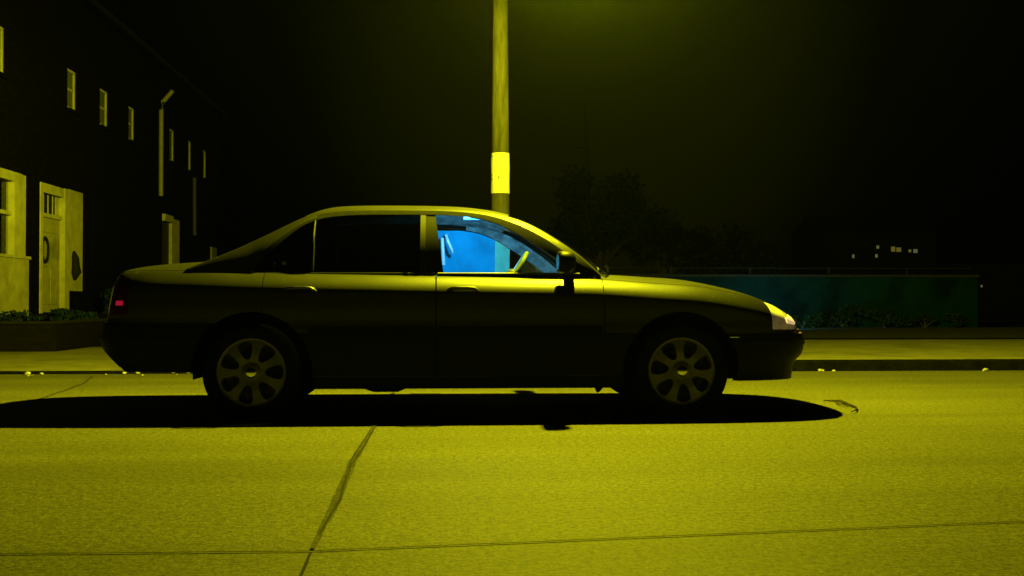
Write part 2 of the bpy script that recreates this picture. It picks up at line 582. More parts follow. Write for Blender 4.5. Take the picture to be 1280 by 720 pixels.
def panel(bm, s0, s1, ns, z0, z1, nz, sg, arches=(), fold=.014, ex=0, mi=0, step=None):
    """a skin panel on the body surface, with wheel arches cut out and its edges folded inwards"""
    z0f = z0 if callable(z0) else (lambda s: z0)
    z1f = z1 if callable(z1) else (lambda s: z1)
    V = {}
    xyz = {}
    for i in range(ns + 1):
        s = s0 + (s1 - s0) * i / ns
        for j in range(nz + 1):
            z = z0f(s) + (z1f(s) - z0f(s)) * j / nz
            if step:                       # (x, z): rows are split at height z, and the lower rows stop at x
                k = nz // 2
                z = z0f(s) + (step[1] - z0f(s)) * j / k if j <= k else step[1] + (z1f(s) - step[1]) * (j - k) / (nz - k)
            V[i, j] = bm.verts.new(B(s, z, sg, ex))
            xyz[V[i, j]] = (s, z)
    faces = []
    dead_verts = set()
    for i in range(ns):
        for j in range(nz):
            q = (V[i, j], V[i + 1, j], V[i + 1, j + 1], V[i, j + 1])
            c = sum((v.co for v in q), Vector()) / 4
            if step and j < nz // 2 and abs(c.x) > step[0]:
                continue
            if any(math.hypot(c.x - a, c.z - AZ) < AR for a in arches):
                dead_verts.update(q)
                continue
            f = bm.faces.new(q)
            f.material_index = mi
            f.smooth = True
            faces.append(f)
    for v in list(V.values()):
        if not v.link_faces:
            bm.verts.remove(v)
            dead_verts.discard(v)
    for v in dead_verts:
        s, z = xyz[v]
        a = min(arches, key=lambda q: abs(q - v.co.x))
        d = Vector((v.co.x - a, 0, z - AZ))
        if d.length < 1e-5:
            continue
        d = d.normalized() * AR
        nz_ = AZ + d.z
        if nz_ < z0f(s):
            nz_ = max(z0f(s), nz_)
        ns_ = s_x(a + d.x)
        v.co = B(ns_, nz_, sg, ex)
        xyz[v] = (ns_, nz_)
    if fold:
        fs = set(faces)
        ed = [e for e in {e for f in faces for e in f.edges} if len([f for f in e.link_faces if f in fs]) == 1]
        vs = {v for e in ed for v in e.verts}
        nv = {}
        for v in vs:
            s, z = xyz[v]
            nv[v] = bm.verts.new(v.co - Nrm(s, sg) * fold)
        for e in ed:
            a, b = e.verts
            if abs(a.co.y) < 1e-6 and abs(b.co.y) < 1e-6:
                continue
            f = bm.faces.new((a, b, nv[b], nv[a]))
            f.material_index = mi
    return V

G = .0022                       # half of a shut line, in s units about 4 mm
X = s_x
sf, sd1, sd2, sd3 = X(.84), X(.84), X(-.205), X(-1.267)
eps = .00024
SG = (-1, 1)

sills = []
# fixed body: fenders, quarters, sills, pillars, roof rails and the inner shell
bm = bmesh.new()
for sg in SG:
    # front wing
    panel(bm, X(1.90) + eps, X(.84) - eps, 70, .20, lambda s: ztop(s) - .001, 44, sg, (WB,), step=(WB, .538))
    # rear quarter
    panel(bm, X(-1.267) + eps, X(-2.10), 60, .30, lambda s: ztop(s) - .001, 32, sg, (-WB,), step=(WB, .607))
    # strips round the tail lamp
    panel(bm, X(-2.10), s_y(.46, False), 16, .607, .660, 3, sg, fold=.02)
    panel(bm, X(-2.10), s_y(.46, False), 16, .842, lambda s: ztop(s) - .001, 5, sg, fold=.02)
    # strip above and below the headlamp
    panel(bm, X(1.90), s_y(.40), 16, .538, .558, 2, sg, fold=.02)
    panel(bm, X(1.90), X(1.936), 6, .558, lambda s: ztop(s) - .002, 8, sg, fold=.01)
    # dark inner shell behind the shut lines
    panel(bm, X(1.55), X(-1.9), 90, lambda s: .21 if abs(plan(s)[0]) < WB else .33, lambda s: ztop(s) - .004, 24, sg, (WB, -WB), fold=0, ex=.020, mi=1)
    # nose and tail inner shell
    panel(bm, 0, X(1.55), 40, .26, lambda s: ztop(s) - .02, 10, sg, (WB,), fold=0, ex=.045, mi=1)
    panel(bm, X(-1.9), 1, 30, .31, lambda s: ztop(s) - .02, 10, sg, (), fold=0, ex=.03, mi=1)

keep = bm
for sg in SG:
    bm = bmesh.new()
    panel(bm, X(.975), X(-.965), 60, .198, .272, 4, sg, (WB, -WB), fold=.02, ex=-.002)
    sills.append(bm)
    bm = bmesh.new()
    panel(bm, X(1.32), X(.84) + eps, 34, .274, .545, 10, sg, (WB,), fold=.006, ex=-.0045)
    sills.append(bm)
bm = keep
# ---- greenhouse
RAIL = [(.835, .902), (.68, 1.045), (.50, 1.172), (.345, 1.255), (.19, 1.302), (.05, 1.324), (-.10, 1.337), (-.34, 1.342), (-.71, 1.340), (-.914, 1.322),
        (-1.065, 1.265), (-1.26, 1.160), (-1.45, 1.065), (-1.64, .985), (-1.74, .945)]
rail = catmull([(a, 0, b) for a, b in RAIL], 7)
def y_side(z):
    t = max(0, (z - .90) / .44)
    return .785 - .045 * t - .160 * t ** 2.8
DLO_T = [(-1.345, .935), (-1.26, 1.03), (-1.17, 1.115), (-1.06, 1.21), (-.97, 1.255), (-.87, 1.280), (-.70, 1.294), (-.30, 1.298), (-.15, 1.294), (.03, 1.279), (.13, 1.257), (.24, 1.212), (.40, 1.115), (.537, 1.022), (.66, .922)]
DLO_B = .916
def dlo_top(x):
    return sinterp(DLO_T, x)
def yr(z, sg):
    return sg * y_side(z)
def rail_col(p):
    """profile of the side band at one rail station, from the glass edge (or belt) up to the rail"""
    x, z = p.x, p.z
    if DLO_T[0][0] < x < DLO_T[-1][0]:
        lo = dlo_top(x)
    else:
        lo = min(z - .004, .885 if x > 0 else .93)
    return lo
NB = 6
band_rows = {}
frames = []
frames_b = []
for sg in SG:
    rows = []
    for p in rail:
        lo = rail_col(p)
        r = []
        for j in range(NB + 1):
            t = j / NB
            z = lo + (p.z - lo) * t
            y = y_side(z)
            y -= .020 * t ** 3 * min(1, (p.z - .9) / .2)      # roll towards the roof
            r.append(Vector((p.x, sg * y, z)))
        rows.append(r)
    band_rows[sg] = rows
    vr = [[bm.verts.new(c) for c in r] for r in rows]
    bmf = bmesh.new()
    vf = [[bmf.verts.new(c) for c in r] for r in rows]
    for i in range(len(vr) - 1):
        xm = (rail[i].x + rail[i + 1].x) / 2
        nf = 4 if xm > -.95 else (2 if xm > -1.30 else 0)
        if not (DLO_T[0][0] < xm < .80):
            nf = 0
        for j in range(NB):
            if j < nf:
                f = bmf.faces.new((vf[i][j], vf[i + 1][j], vf[i + 1][j + 1], vf[i][j + 1]))
            else:
                f = bm.faces.new((vr[i][j], vr[i + 1][j], vr[i + 1][j + 1], vr[i][j + 1]))
            f.smooth = True
    for v in [v for r in vf for v in r if not v.link_faces]:
        bmf.verts.remove(v)
    frames.append(bmf)
    for v in [v for r in vr for v in r if not v.link_faces]:
        bm.verts.remove(v)
    # the return is rebuilt from the stored points
    vr = [[bm.verts.new(r[0])] for r in rows]
    # inner return of the window opening
    for i in range(len(vr) - 1):
        a, b = vr[i][0], vr[i + 1][0]
        c = bm.verts.new(b.co - Vector((0, sg * .035, 0)))
        d = bm.verts.new(a.co - Vector((0, sg * .035, 0)))
        bm.faces.new((a, b, c, d))
    # B pillar (slanting, painted) and the belt ledge
    def strip(pts_a, pts_b, depth):
        va = [bm.verts.new(Vector((x, sg * (y_side(z) - depth), z))) for x, z in pts_a]
        vb = [bm.verts.new(Vector((x, sg * (y_side(z) - depth), z))) for x, z in pts_b]
        for i in range(len(va) - 1):
            f = bm.faces.new((va[i], va[i + 1], vb[i + 1], vb[i]))
            f.smooth = True
    zs = [.90 + (1.300 - .90) * k / 8 for k in range(9)]
    strip([(-.305, z) for z in zs], [(-.272, z) for z in zs], .002)
    keep = bm
    bm = bmesh.new()
    strip([(-.276, z) for z in zs], [(-.212 + .050 * (1.3 - z) / .36, z) for z in zs], .007)
    frames_b.append(bm)
    bm = keep
    xs_ = [-1.62 + (.80 + 1.62) * k / 40 for k in range(41)]
    la = [bm.verts.new(B(X(x), ztop(X(x)) - .001, sg)) for x in xs_]
    lb = [bm.verts.new(Vector((x, yr(.916, sg), .913))) for x in xs_]
    for i in range(40):
        f = bm.faces.new((la[i], la[i + 1], lb[i + 1], lb[i]))
        f.smooth = True
    # sail triangle in front of the door glass
    tri = [(.63, .94), (.79, .94), (.63, .955)]
# roof skin, sharing the rail so that the edge reads as one rounded surface
NTR = 28
def roof_pt(i, t):
    p = band_rows[-1][i][NB]
    ye = abs(p.y)
    x, z = p.x, p.z
    zz = (z - .9) / .44
    if x > .0:
        bow = .025 + .13 * max(0, min(1, (1.3 - z) / .38))
    elif x < -.9:
        bow = -(.01 + .09 * max(0, min(1, (1.3 - z) / .34)))
    else:
        bow = .03 * (x + .9) / .9 - .01
    crown = .018 + .034 * max(0, min(1, zz))
    k = 1 - abs(t) ** 2.4
    return Vector((x + bow * (1 - t * t), ye * t, z + crown * k))
i_ws = [i for i, p in enumerate(rail) if p.x > .235]
i_bl = [i for i, p in enumerate(rail) if p.x < -1.03]
vr = {}
TS = [-1, -.985, -.965] + [-.94 + 1.88 * k / NTR for k in range(NTR + 1)] + [.965, .985, 1]
for i in range(len(rail)):
    for k, t in enumerate(TS):
        vr[i, k] = bm.verts.new(roof_pt(i, t))
ws_hi = max(i_ws)
bl_lo = min(i_bl)
for i in range(len(rail) - 1):
    for k in range(len(TS) - 1):
        inner = 3 <= k < len(TS) - 4
        if inner and (i < ws_hi or bl_lo <= i < len(rail) - 4):
            continue
        f = bm.faces.new((vr[i, k], vr[i + 1, k], vr[i + 1, k + 1], vr[i, k + 1]))
        f.smooth = True
bmesh.ops.remove_doubles(bm, verts=bm.verts, dist=.0006)
body = obj('body', bm, [M['paint'], M['paint_in']], car, smooth=38)
for bmf in frames:
    obj('window_frame', bmf, M['frame'], body, smooth=50)
for k, bmf in enumerate(sills):
    obj('sill' if k % 2 == 0 else 'lower_cladding', bmf, M['bumper'], body, smooth=50)
for bmf in frames_b:
    obj('pillar_cover', bmf, M['bumper'], body, smooth=50)

def screen(name, i0, i1, m):
    bm = bmesh.new()
    n = 24
    g = [[bm.verts.new(roof_pt(i, -.945 + 1.89 * k / n) - Vector((0, 0, .006))) for k in range(n + 1)] for i in range(i0, i1 + 1)]
    for a in range(len(g) - 1):
        for k in range(n):
            bm.faces.new((g[a][k], g[a + 1][k], g[a + 1][k + 1], g[a][k + 1]))
    return obj(name, bm, m, car, smooth=60)
screen('windscreen', 0, ws_hi, M['glass'])
screen('rear_window', bl_lo, len(rail) - 4, M['tint'])

# ---- bonnet and boot lid
def deck(name, s_list, crown_fn, extra=None):
    bm = bmesh.new()
    n = 26
    g = []
    for s in s_list:
        e = B(s, ztop(s) - .0005, 1)
        ye = max(.002, e.y - .002)
        c = crown_fn(e.x, ye)
        g.append([bm.verts.new((e.x, ye * (-1 + 2 * k / n), e.z + .002 + c * (1 - abs(-1 + 2 * k / n) ** 2.2))) for k in range(n + 1)])
    for a in range(len(g) - 1):
        for k in range(n):
            bm.faces.new((g[a][k], g[a + 1][k], g[a + 1][k + 1], g[a][k + 1]))
    if extra:
        extra(bm)
    bmesh.ops.remove_doubles(bm, verts=bm.verts, dist=.0006)
    return obj(name, bm, M['paint'], car, smooth=45)
sb = X(.80)
deck('bonnet', [sb * (1 - (k / 46)) for k in range(46)] + [.0015], lambda x, y: .047 * (y / .75) ** 1.3 + .008 * math.sin(max(0, min(1, (x - .8) / 1.2)) * math.pi) * (y / .75))
def boot_back(bm):
    for sg in SG:
        panel(bm, s_y(.46, False) + .001, 1, 14, .625, lambda s: ztop(s) - .002, 14, sg, fold=.012)
sr = X(-1.60)
deck('boot_lid', [sr + (1 - sr) * k / 40 for k in range(40)] + [.9985], lambda x, y: (.048 + .040 * max(0, min(1, (x + 2.2) / .6))) * (y / .75) ** 1.2, boot_back)

# ---- bumpers
bm = bmesh.new()
for sg in SG:
    panel(bm, 0, X(1.585), 70, .236, .534, 26, sg, (WB,), fold=.05, ex=-.004)
bump_f = obj('bumper', bm, M['bumper'], car, smooth=40, weld=True)
bm = bmesh.new()
for sg in SG:
    panel(bm, X(-1.60), 1, 60, .305, .603, 22, sg, (-WB,), fold=.05, ex=-.004)
bump_r = obj('bumper', bm, M['bumper'], car, smooth=40, weld=True)
# bumper rub strips
bm = bmesh.new()
for sg in SG:
    panel(bm, 0, X(1.74), 50, .462, .492, 3, sg, (), fold=.014, ex=-.012)
obj('rub_strip', bm, M['trim'], bump_f, smooth=40, weld=True)
bm = bmesh.new()
for sg in SG:
    panel(bm, X(-1.76), 1, 40, .485, .52, 3, sg, (), fold=.014, ex=-.012)
obj('rub_strip', bm, M['trim'], bump_r, smooth=40, weld=True)
# grille between the headlamps, with bars
bm = bmesh.new()
for sg in SG:
    panel(bm, 0, s_y(.38), 14, .565, lambda s: ztop(s) - .012, 6, sg, fold=.01, ex=.012)
    for k in range(4):
        z = .575 + .022 * k
        panel(bm, 0, s_y(.37), 14, z, z + .008, 1, sg, fold=.012, ex=.002)
obj('grille', bm, M['trim'], car, weld=True)

# ---- lamps
for sg in SG:
    bm = bmesh.new()
    panel(bm, s_y(.405), X(1.935), 22, .562, lambda s: ztop(s) - .008, 10, sg, fold=.0, ex=.040)
    hl = obj('headlight', bm, M['reflector'], car, smooth=60)
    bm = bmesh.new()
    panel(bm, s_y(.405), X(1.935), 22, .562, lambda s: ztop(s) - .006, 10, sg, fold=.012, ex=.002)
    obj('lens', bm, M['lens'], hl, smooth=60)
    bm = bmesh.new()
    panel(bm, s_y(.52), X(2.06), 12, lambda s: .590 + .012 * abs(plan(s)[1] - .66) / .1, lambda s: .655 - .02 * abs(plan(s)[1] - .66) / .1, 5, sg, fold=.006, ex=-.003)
    obj('lens_glint_patch', bm, M['lens_glint'], hl, smooth=60)
    bm = bmesh.new()
    panel(bm, s_y(.40), s_y(.70), 12, .533, .556, 2, sg, fold=.012, ex=-.012)
    obj('indicator', bm, M['amber'], hl, smooth=60)
    bm = bmesh.new()
    panel(bm, s_y(.46, False) - .001, X(-2.105), 18, .663, .84, 10, sg, fold=.012, ex=.002)
    tl = obj('tail_light', bm, M['red'], car, smooth=60)
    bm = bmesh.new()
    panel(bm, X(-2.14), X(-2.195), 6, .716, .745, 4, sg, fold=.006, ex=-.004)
    obj('reflector', bm, M['tail_glint'], tl, smooth=60)  # small patch that glows in place of a reflected glint
    # side lamp strip on the front bumper's upper edge
    bm = bmesh.new()
    panel(bm, X(1.70), X(1.64), 4, .512, .522, 1, sg, fold=.006, ex=-.008)
    obj('marker_strip', bm, M['chrome'], bump_f)

# ---- doors
def door(sg, sa, sb_, arches, hx, kind_, zlo=.276):
    bm = bmesh.new()
    panel(bm, sa + eps, sb_ - eps, 66, zlo, lambda s: ztop(s) - .0005, 42, sg, arches)
    d = obj('door', bm, M['paint'], car, smooth=38)
    # pull handle: an arched grip over a dark recess
    bm = bmesh.new()
    pts = []
    for k in range(11):
        t = -1 + 2 * k / 10
        z = .824 - .030 * max(0, abs(t) - .55) ** 1.4 * (2.4 if t > 0 else 1.1)
        x = hx + .098 * t
        out = .030 * (1 - abs(t) ** 4)
        p = B(X(x), z, sg)
        pts.append(p + Vector((0, sg * (out - .004), 0)))
    tube(bm, pts, [.007] + [.0115] * 9 + [.007], 10)
    h = obj('door_handle', bm, M['paint'], d, smooth=50)
    bm = bmesh.new()
    panel(bm, X(hx + .085), X(hx - .085), 8, .785, .828, 4, sg, fold=.004, ex=-.0015)
    obj('handle_recess', bm, M['trim'], h)
    bm = bmesh.new()
    panel(bm, sa + eps, sb_ - eps, 66, .279, .545, 10, sg, arches, fold=.006, ex=-.0045)
    obj('lower_cladding', bm, M['bumper'], d, smooth=50)
    # rubbing strip
    bm = bmesh.new()
    x0, x1 = plan(sa)[0] - .012, max(plan(sb_)[0] + .012, -.985)
    panel(bm, X(x0), X(x1), 30, .540, .582, 4, sg, fold=.012, ex=-.009)
    obj('side_moulding', bm, M['trim'], d, smooth=60)
    return d
def window(sg, parent, xa_top, xa_bot, xb, m, name='window', n=22):
    """glass between the belt and the window-top curve; its rear edge may slant"""
    bm = bmesh.new()
    g = []
    for i in range(n + 1):
        u = i / n
        r = []
        for j in range(9):
            w = j / 8
            x0 = xa_top * w + xa_bot * (1 - w)
            x = x0 + (xb - x0) * u
            zt_ = max(DLO_B - .006 + .004, dlo_top(min(x, DLO_T[-1][0])) + .004)
            z = (DLO_B - .006) + (zt_ - (DLO_B - .006)) * w
            r.append(bm.verts.new((x, sg * (y_side(z) - .012), z)))
        g.append(r)
    for i in range(n):
        for j in range(8):
            bm.faces.new((g[i][j], g[i + 1][j], g[i + 1][j + 1], g[i][j + 1]))
    return obj(name, bm, m, parent, smooth=60)
for sg in SG:
    fd = door(sg, X(.84), X(-.205), (WB,), -.035, 'front')
    window(sg, fd, -.217, -.165, .64, M['glass'])
    rd = door(sg, X(-.205), X(-1.267), (-WB,), -1.035, 'rear')
    window(sg, rd, -.30, -.30, -.962, M['tint'])
    window(sg, body, -.985, -.985, -1.335, M['tint'], 'quarter_window', 10)
    # divider bar between the rear glass and the fixed quarter glass
    bm = bmesh.new()
    tube(bm, [(-.973, sg * (y_side(z) - .006), z) for z in (.913, 1.0, 1.08, 1.16, 1.25)], .009, 8)
    obj('window_bar', bm, M['trim'], rd, smooth=60)
    # bright strip along the foot of the windows
    for par, a, b in ((fd, .70, -.195), (rd, -.215, -1.262)):
        bm = bmesh.new()
        n = 30
        ring = []
        for k in range(n + 1):
            x = a + (b - a) * k / n
            y = y_side(.916) + .002
            ring.append([bm.verts.new((x, sg * (y + dy), z)) for dy, z in ((-.012, .923), (.002, .922), (.006, .915), (.006, .909))])
        for k in range(n):
            for j in range(3):
                bm.faces.new((ring[k][j], ring[k + 1][j], ring[k + 1][j + 1], ring[k][j + 1]))
        obj('belt_strip', bm, M['trim'] if par is rd else M['alloy'], par, smooth=60)
# stickers in the near quarter glass
for x0, x1, z0, z1 in ((-1.217, -1.203, .975, .990), (-1.217, -1.205, .957, .969), (-1.165, -1.135, .968, .990)):
    bm = bmesh.new()
    v = [bm.verts.new((x, -(y_side(z) - .0095), z)) for x, z in ((x0, z1), (x0 + .004, z0), (x1, z0), (x1 - .01, z1))]
    bm.faces.new(v)
    obj('sticker', bm, M['paper'], body)

# ---- door mirrors
for sg in SG:
    bm = bmesh.new()
    bmesh.ops.create_uvsphere(bm, u_segments=24, v_segments=14, radius=1)
    for v in bm.verts:
        c = v.co
        sx = abs(c.x) ** .8 * (1 if c.x > 0 else -1)
        c.x = .085 * sx if c.x > 0 else -.028 * min(1, abs(sx) * 1.6)
        c.y = .105 * abs(c.y) ** .72 * (1 if c.y > 0 else -1)
        c.z = .068 * abs(c.z) ** .72 * (1 if c.z > 0 else -1)
    bmesh.ops.translate(bm, verts=bm.verts, vec=(.575, sg * .925, .985))
    box(bm, .60, .665, min(sg * .74, sg * .86), max(sg * .74, sg * .86), .925, .965, .012)
    mr = obj('side_mirror', bm, M['trim'], car, smooth=50)
    bm = bmesh.new()
    bmesh.ops.create_circle(bm, cap_ends=True, segments=24, radius=1)
    for v in bm.verts:
        v.co = Vector((.5455, sg * .925 + .088 * v.co.x, .985 + .05 * v.co.y))
    obj('mirror_glass', bm, M['chrome'], mr)
# wiper arms at the screen base
for y0 in (-.25, .30):
    bm = bmesh.new()
    tube(bm, [(.985 - abs(y0) * .1, y0, .945), (.93, y0 - .20, .965), (.875, y0 - .42, .975)], .008, 6)
    obj('wiper', bm, M['trim'], car, smooth=60)
bm = bmesh.new()
tube(bm, [(.835, -.62, .915), (.845, -.60, .945), (.84, -.57, .955)], .012, 8)
obj('washer_jet', bm, M['trim'], car, smooth=60)

# ---- wheels
def rim_mesh():
    bm = bmesh.new()
    n = 7
    r0, r1 = .062, .198
    NSEG = 48
    def dish(r):                   # y of the outer face (negative is outward)
        return -.004 - .014 * (1 - min(1, abs(r - .12) / .09)) if r > .03 else -.004
    half = math.pi / n
    for k in range(n):
        th0 = R(95) - 0 + 2 * math.pi * k / n + half          # centre of this window, spokes lie between
        front, back, outer = [], [], []
        for i in range(NSEG):
            a = 2 * math.pi * i / NSEG
            ca, sa = math.cos(a), math.sin(a)
            rr = 1 / (abs(ca) ** 3.0 + abs(sa) ** 3.0) ** (1 / 3.0)
            u, v = ca * rr, sa * rr
            r = .139 + .0565 * v
            ang = (.272 + .020 * v) * u * (1.0 if v < 0 else 1.0)
            m = max(abs(u), abs(v))
            sc = 1 / max(abs(ca), abs(sa))
            qu, qv = ca * sc, sa * sc
            ro = (r0 + r1) / 2 + (r1 - r0) / 2 * qv
            ao = half * qu
            def pt(r_, a_, dy=0):
                return Vector((r_ * math.cos(th0 + a_), dish(r_) + dy, r_ * math.sin(th0 + a_)))
            front.append(bm.verts.new(pt(r, ang)))
            back.append(bm.verts.new(pt(r * .995 + .0004, ang * .94, .030)))
            outer.append(bm.verts.new(pt(ro, ao)))
        for i in range(NSEG):
            j = (i + 1) % NSEG
            bm.faces.new((outer[i], outer[j], front[j], front[i]))
            bm.faces.new((front[i], front[j], back[j], back[i]))
    # outer lip, barrel and hub
    lathe_y(bm, [(.198, dish(.198)), (.203, -.010), (.209, -.012), (.213, -.004), (.211, .012), (.196, .03), (.190, .13), (.06, .135), (.001, .135)], 84)
    lathe_y(bm, [(.062, dish(.062)), (.050, -.020), (.034, -.024)], 84)
    bmesh.ops.remove_doubles(bm, verts=bm.verts, dist=.0007)
    me = bpy.data.meshes.new('wheel_rim')
    bmesh.ops.recalc_face_normals(bm, faces=bm.faces)
    bm.to_mesh(me)
    bm.free()
    for p in me.polygons:
        p.use_smooth = True
    me.set_sharp_from_angle(angle=R(40))
    me.materials.append(M['alloy'])
    return me
rim = rim_mesh()
def mesh_of(bm, name, m, smooth=50):
    bmesh.ops.recalc_face_normals(bm, faces=bm.faces)
    me = bpy.data.meshes.new(name)
    bm.to_mesh(me)
    bm.free()
    for p in me.polygons:
        p.use_smooth = True
    me.set_sharp_from_angle(angle=R(smooth))
    me.materials.append(m)
    return me
bm = bmesh.new()
lathe_y(bm, [(.208, .02), (.214, -.006), (.228, -.016), (.255, -.020), (.280, -.012), (.296, .004), (.303, .022), (.305, .05), (.305, .14), (.302, .168), (.285, .19), (.25, .2), (.21, .19), (.19, .15)], 96)
tyre_me = mesh_of(bm, 'tyre', M['rubber'])
bm = bmesh.new()
rg = lathe_y(bm, [(.036, -.022), (.033, -.031), (.024, -.036), (.010, -.039), (.001, -.040)], 32)
cap_me = mesh_of(bm, 'hub_cap', M['chrome'])
bm = bmesh.new()
rg = lathe_y(bm, [(.028, .05), (.14, .052), (.142, .075), (.03, .08)], 40)
disc_me = mesh_of(bm, 'brake_disc', mat('dull_brake_disc', (.02, .018, .015), .8, metal=.3, var=.3, vscale=20))
for xw in (WB, -WB):
    for sg in SG:
        w = bpy.data.objects.new('wheel', rim)
        col.objects.link(w)
        w.parent = car
        w.location = (xw, sg * .855, .305)
        w.rotation_euler = (0, 0 if xw > 0 else R(17), 0 if sg < 0 else math.pi)
        for nm, me in (('tyre', tyre_me), ('hub_cap', cap_me), ('brake_disc', disc_me)):
            c = bpy.data.objects.new(nm, me)
            col.objects.link(c)
            c.parent = w
# wheel-arch liners and floor pan
for xw in (WB, -WB):
    for sg in SG:
        bm = bmesh.new()
        n = 28
        a = [(xw + (AR - .002) * math.cos(math.pi * 1.08 * k / n - .12), AZ + (AR - .002) * math.sin(math.pi * 1.08 * k / n - .12)) for k in range(n + 1)]
        va = [bm.verts.new((x, sg * .80, z)) for x, z in a]
        vb = [bm.verts.new((x, sg * .50, z)) for x, z in a]
        for k in range(n):
            bm.faces.new((va[k], va[k + 1], vb[k + 1], vb[k]))
        bm.faces.new(vb)
        obj('arch_liner', bm, M['paint_in'], car)
bm = bmesh.new()
box(bm, -.93, .93, -.812, .812, .236, .262)
box(bm, -.95, .95, -.60, .60, .19, .235)
box(bm, -2.0, -.95, -.50, .50, .30, .36)
box(bm, .95, 2.02, -.50, .50, .23, .30)
box(bm, -.3, .6, -.14, -.06, .172, .20)
obj('floor_pan', bm, M['paint_in'], car)
bm = bmesh.new()
tube(bm, [(-1.6, .38, .30), (-2.16, .38, .30)], .028, 12)
obj('exhaust_pipe', bm, M['steel'], car, smooth=60)
bm = bmesh.new()
tube(bm, [(.85, -.66, .20), (.835, -.655, .178), (.82, -.655, .17)], .02, 8)
obj('jacking_point', bm, M['paint_in'], car, smooth=60)
bm = bmesh.new()
tube(bm, [(-.70, -.62, .21), (-.60, -.62, .178), (-.45, -.62, .178), (-.38, -.62, .21)], .016, 8)
obj('jacking_point', bm, M['paint_in'], car, smooth=60)

# ---- cabin
bm = bmesh.new()
n = 20
ix = [i for i in range(len(rail)) if -1.0 < rail[i].x < .30]
g = [[bm.verts.new(roof_pt(i, -.96 + 1.92 * k / n) - Vector((0, 0, .028))) for k in range(n + 1)] for i in ix]
for a in range(len(g) - 1):
    for k in range(n):
        bm.faces.new((g[a][k], g[a + 1][k], g[a + 1][k + 1], g[a][k + 1]))
obj('headlining', bm, M['liner'], car, smooth=60)
for sg in SG:
    bm = bmesh.new()
    g = []
    for i in [i for i in range(len(rail)) if .0 < rail[i].x < .80]:
        r0 = band_rows[sg][i]
        g.append([bm.verts.new(r0[j] - Vector((.0, sg * .03, .004))) for j in (0, 2, 4, 5)])
    for a in range(len(g) - 1):
        for k in range(3):
            bm.faces.new((g[a][k], g[a + 1][k], g[a + 1][k + 1], g[a][k + 1]))
    obj('pillar_trim', bm, M['liner'], car, smooth=60)
bm = bmesh.new()
box(bm, .46, .98, -.70, .70, .62, .885, .05)
box(bm, .36, .60, -.52, -.16, .80, .925, .04)
box(bm, .30, .62, -.10, .10, .30, .80, .03)
obj('dashboard', bm, M['dash'], car, smooth=50)
bm = bmesh.new()
cw = Vector((.30, -.36, .905))
ax = Vector((-.85, 0, .52)).normalized()
u = Vector((0, 1, 0))
v = ax.cross(u).normalized()
rim_pts = [cw + .185 * (math.cos(2 * math.pi * k / 40) * u + math.sin(2 * math.pi * k / 40) * v) for k in range(41)]
tube(bm, rim_pts, .014, 8, cap=False)
for a in (0, math.pi, -math.pi / 2):
    tube(bm, [cw, cw + .18 * (math.cos(a) * u + math.sin(a) * v)], .013, 8)
tube(bm, [cw + ax * .0, cw - ax * .20], .035, 12)
sw = obj('steering_wheel', bm, M['liner'], car, smooth=50)
bm = bmesh.new()
bmesh.ops.create_uvsphere(bm, u_segments=16, v_segments=10, radius=.055)
bmesh.ops.translate(bm, verts=bm.verts, vec=cw)
obj('horn_pad', bm, M['dash'], sw, smooth=60)
def seat(x, y, w, rear=False):
    bm = bmesh.new()
    box(bm, x - .24, x + .26, y - w / 2, y + w / 2, .34, .50, .05)
    s = obj('seat', bm, M['seat'], car, smooth=50)
    bm = bmesh.new()
    box(bm, -.06, .06, y - w / 2 + .01, y + w / 2 - .01, 0, .52, .05)
    ang = R(-42 if not rear else -26)
    bmesh.ops.rotate(bm, verts=bm.verts, cent=(0, 0, 0), matrix=Matrix.Rotation(ang, 3, 'Y'))
    bmesh.ops.translate(bm, verts=bm.verts, vec=(x - .22, 0, .46))
    obj('backrest', bm, M['seat'], s, smooth=50)
bm = bmesh.new()
box(bm, -1.80, -1.08, -.78, .78, .872, .888)
obj('parcel_shelf', bm, M['seat'], car)
bm = bmesh.new()
box(bm, -2.22, -1.72, -.70, .70, .40, .43)
obj('boot_floor', bm, M['paint_in'], car)
seat(-.05, -.36, .48)
seat(-.05, .36, .48)
seat(-.95, 0, 1.2, True)
# blue interior lamp under the headlining
bm = bmesh.new()
box(bm, -.02, .12, -.07, .07, 1.318, 1.334, .006)
lampo = obj('interior_lamp', bm, M['blue_led'], car)
ld = bpy.data.lights.new('interior_lamp_light', 'SPOT')
ld.spot_size = R(165)
ld.spot_blend = .3
ld.color = (.13, .58, 1.0)
ld.energy = 58
ld.shadow_soft_size = .05
lo = bpy.data.objects.new('interior_lamp_light', ld)
col.objects.link(lo)
lo.parent = lampo
lo.location = (.05, -.16, 1.285)
lo.rotation_euler = (R(66), 0, R(-20))
# grab handle, coloured white to draw the pale glints in the window
bm = bmesh.new()
tube(bm, [(-.14, .575, 1.24), (-.13, .545, 1.20), (-.10, .56, 1.13), (-.095, .60, 1.11)], .011, 8)
tube(bm, [(-.17, .60, 1.22), (-.165, .615, 1.12), (-.16, .64, 1.02)], .014, 8)
obj('glint_handle', bm, mat('glint_white_plastic', (.8, .8, .78), .4, var=.05), car, smooth=60)

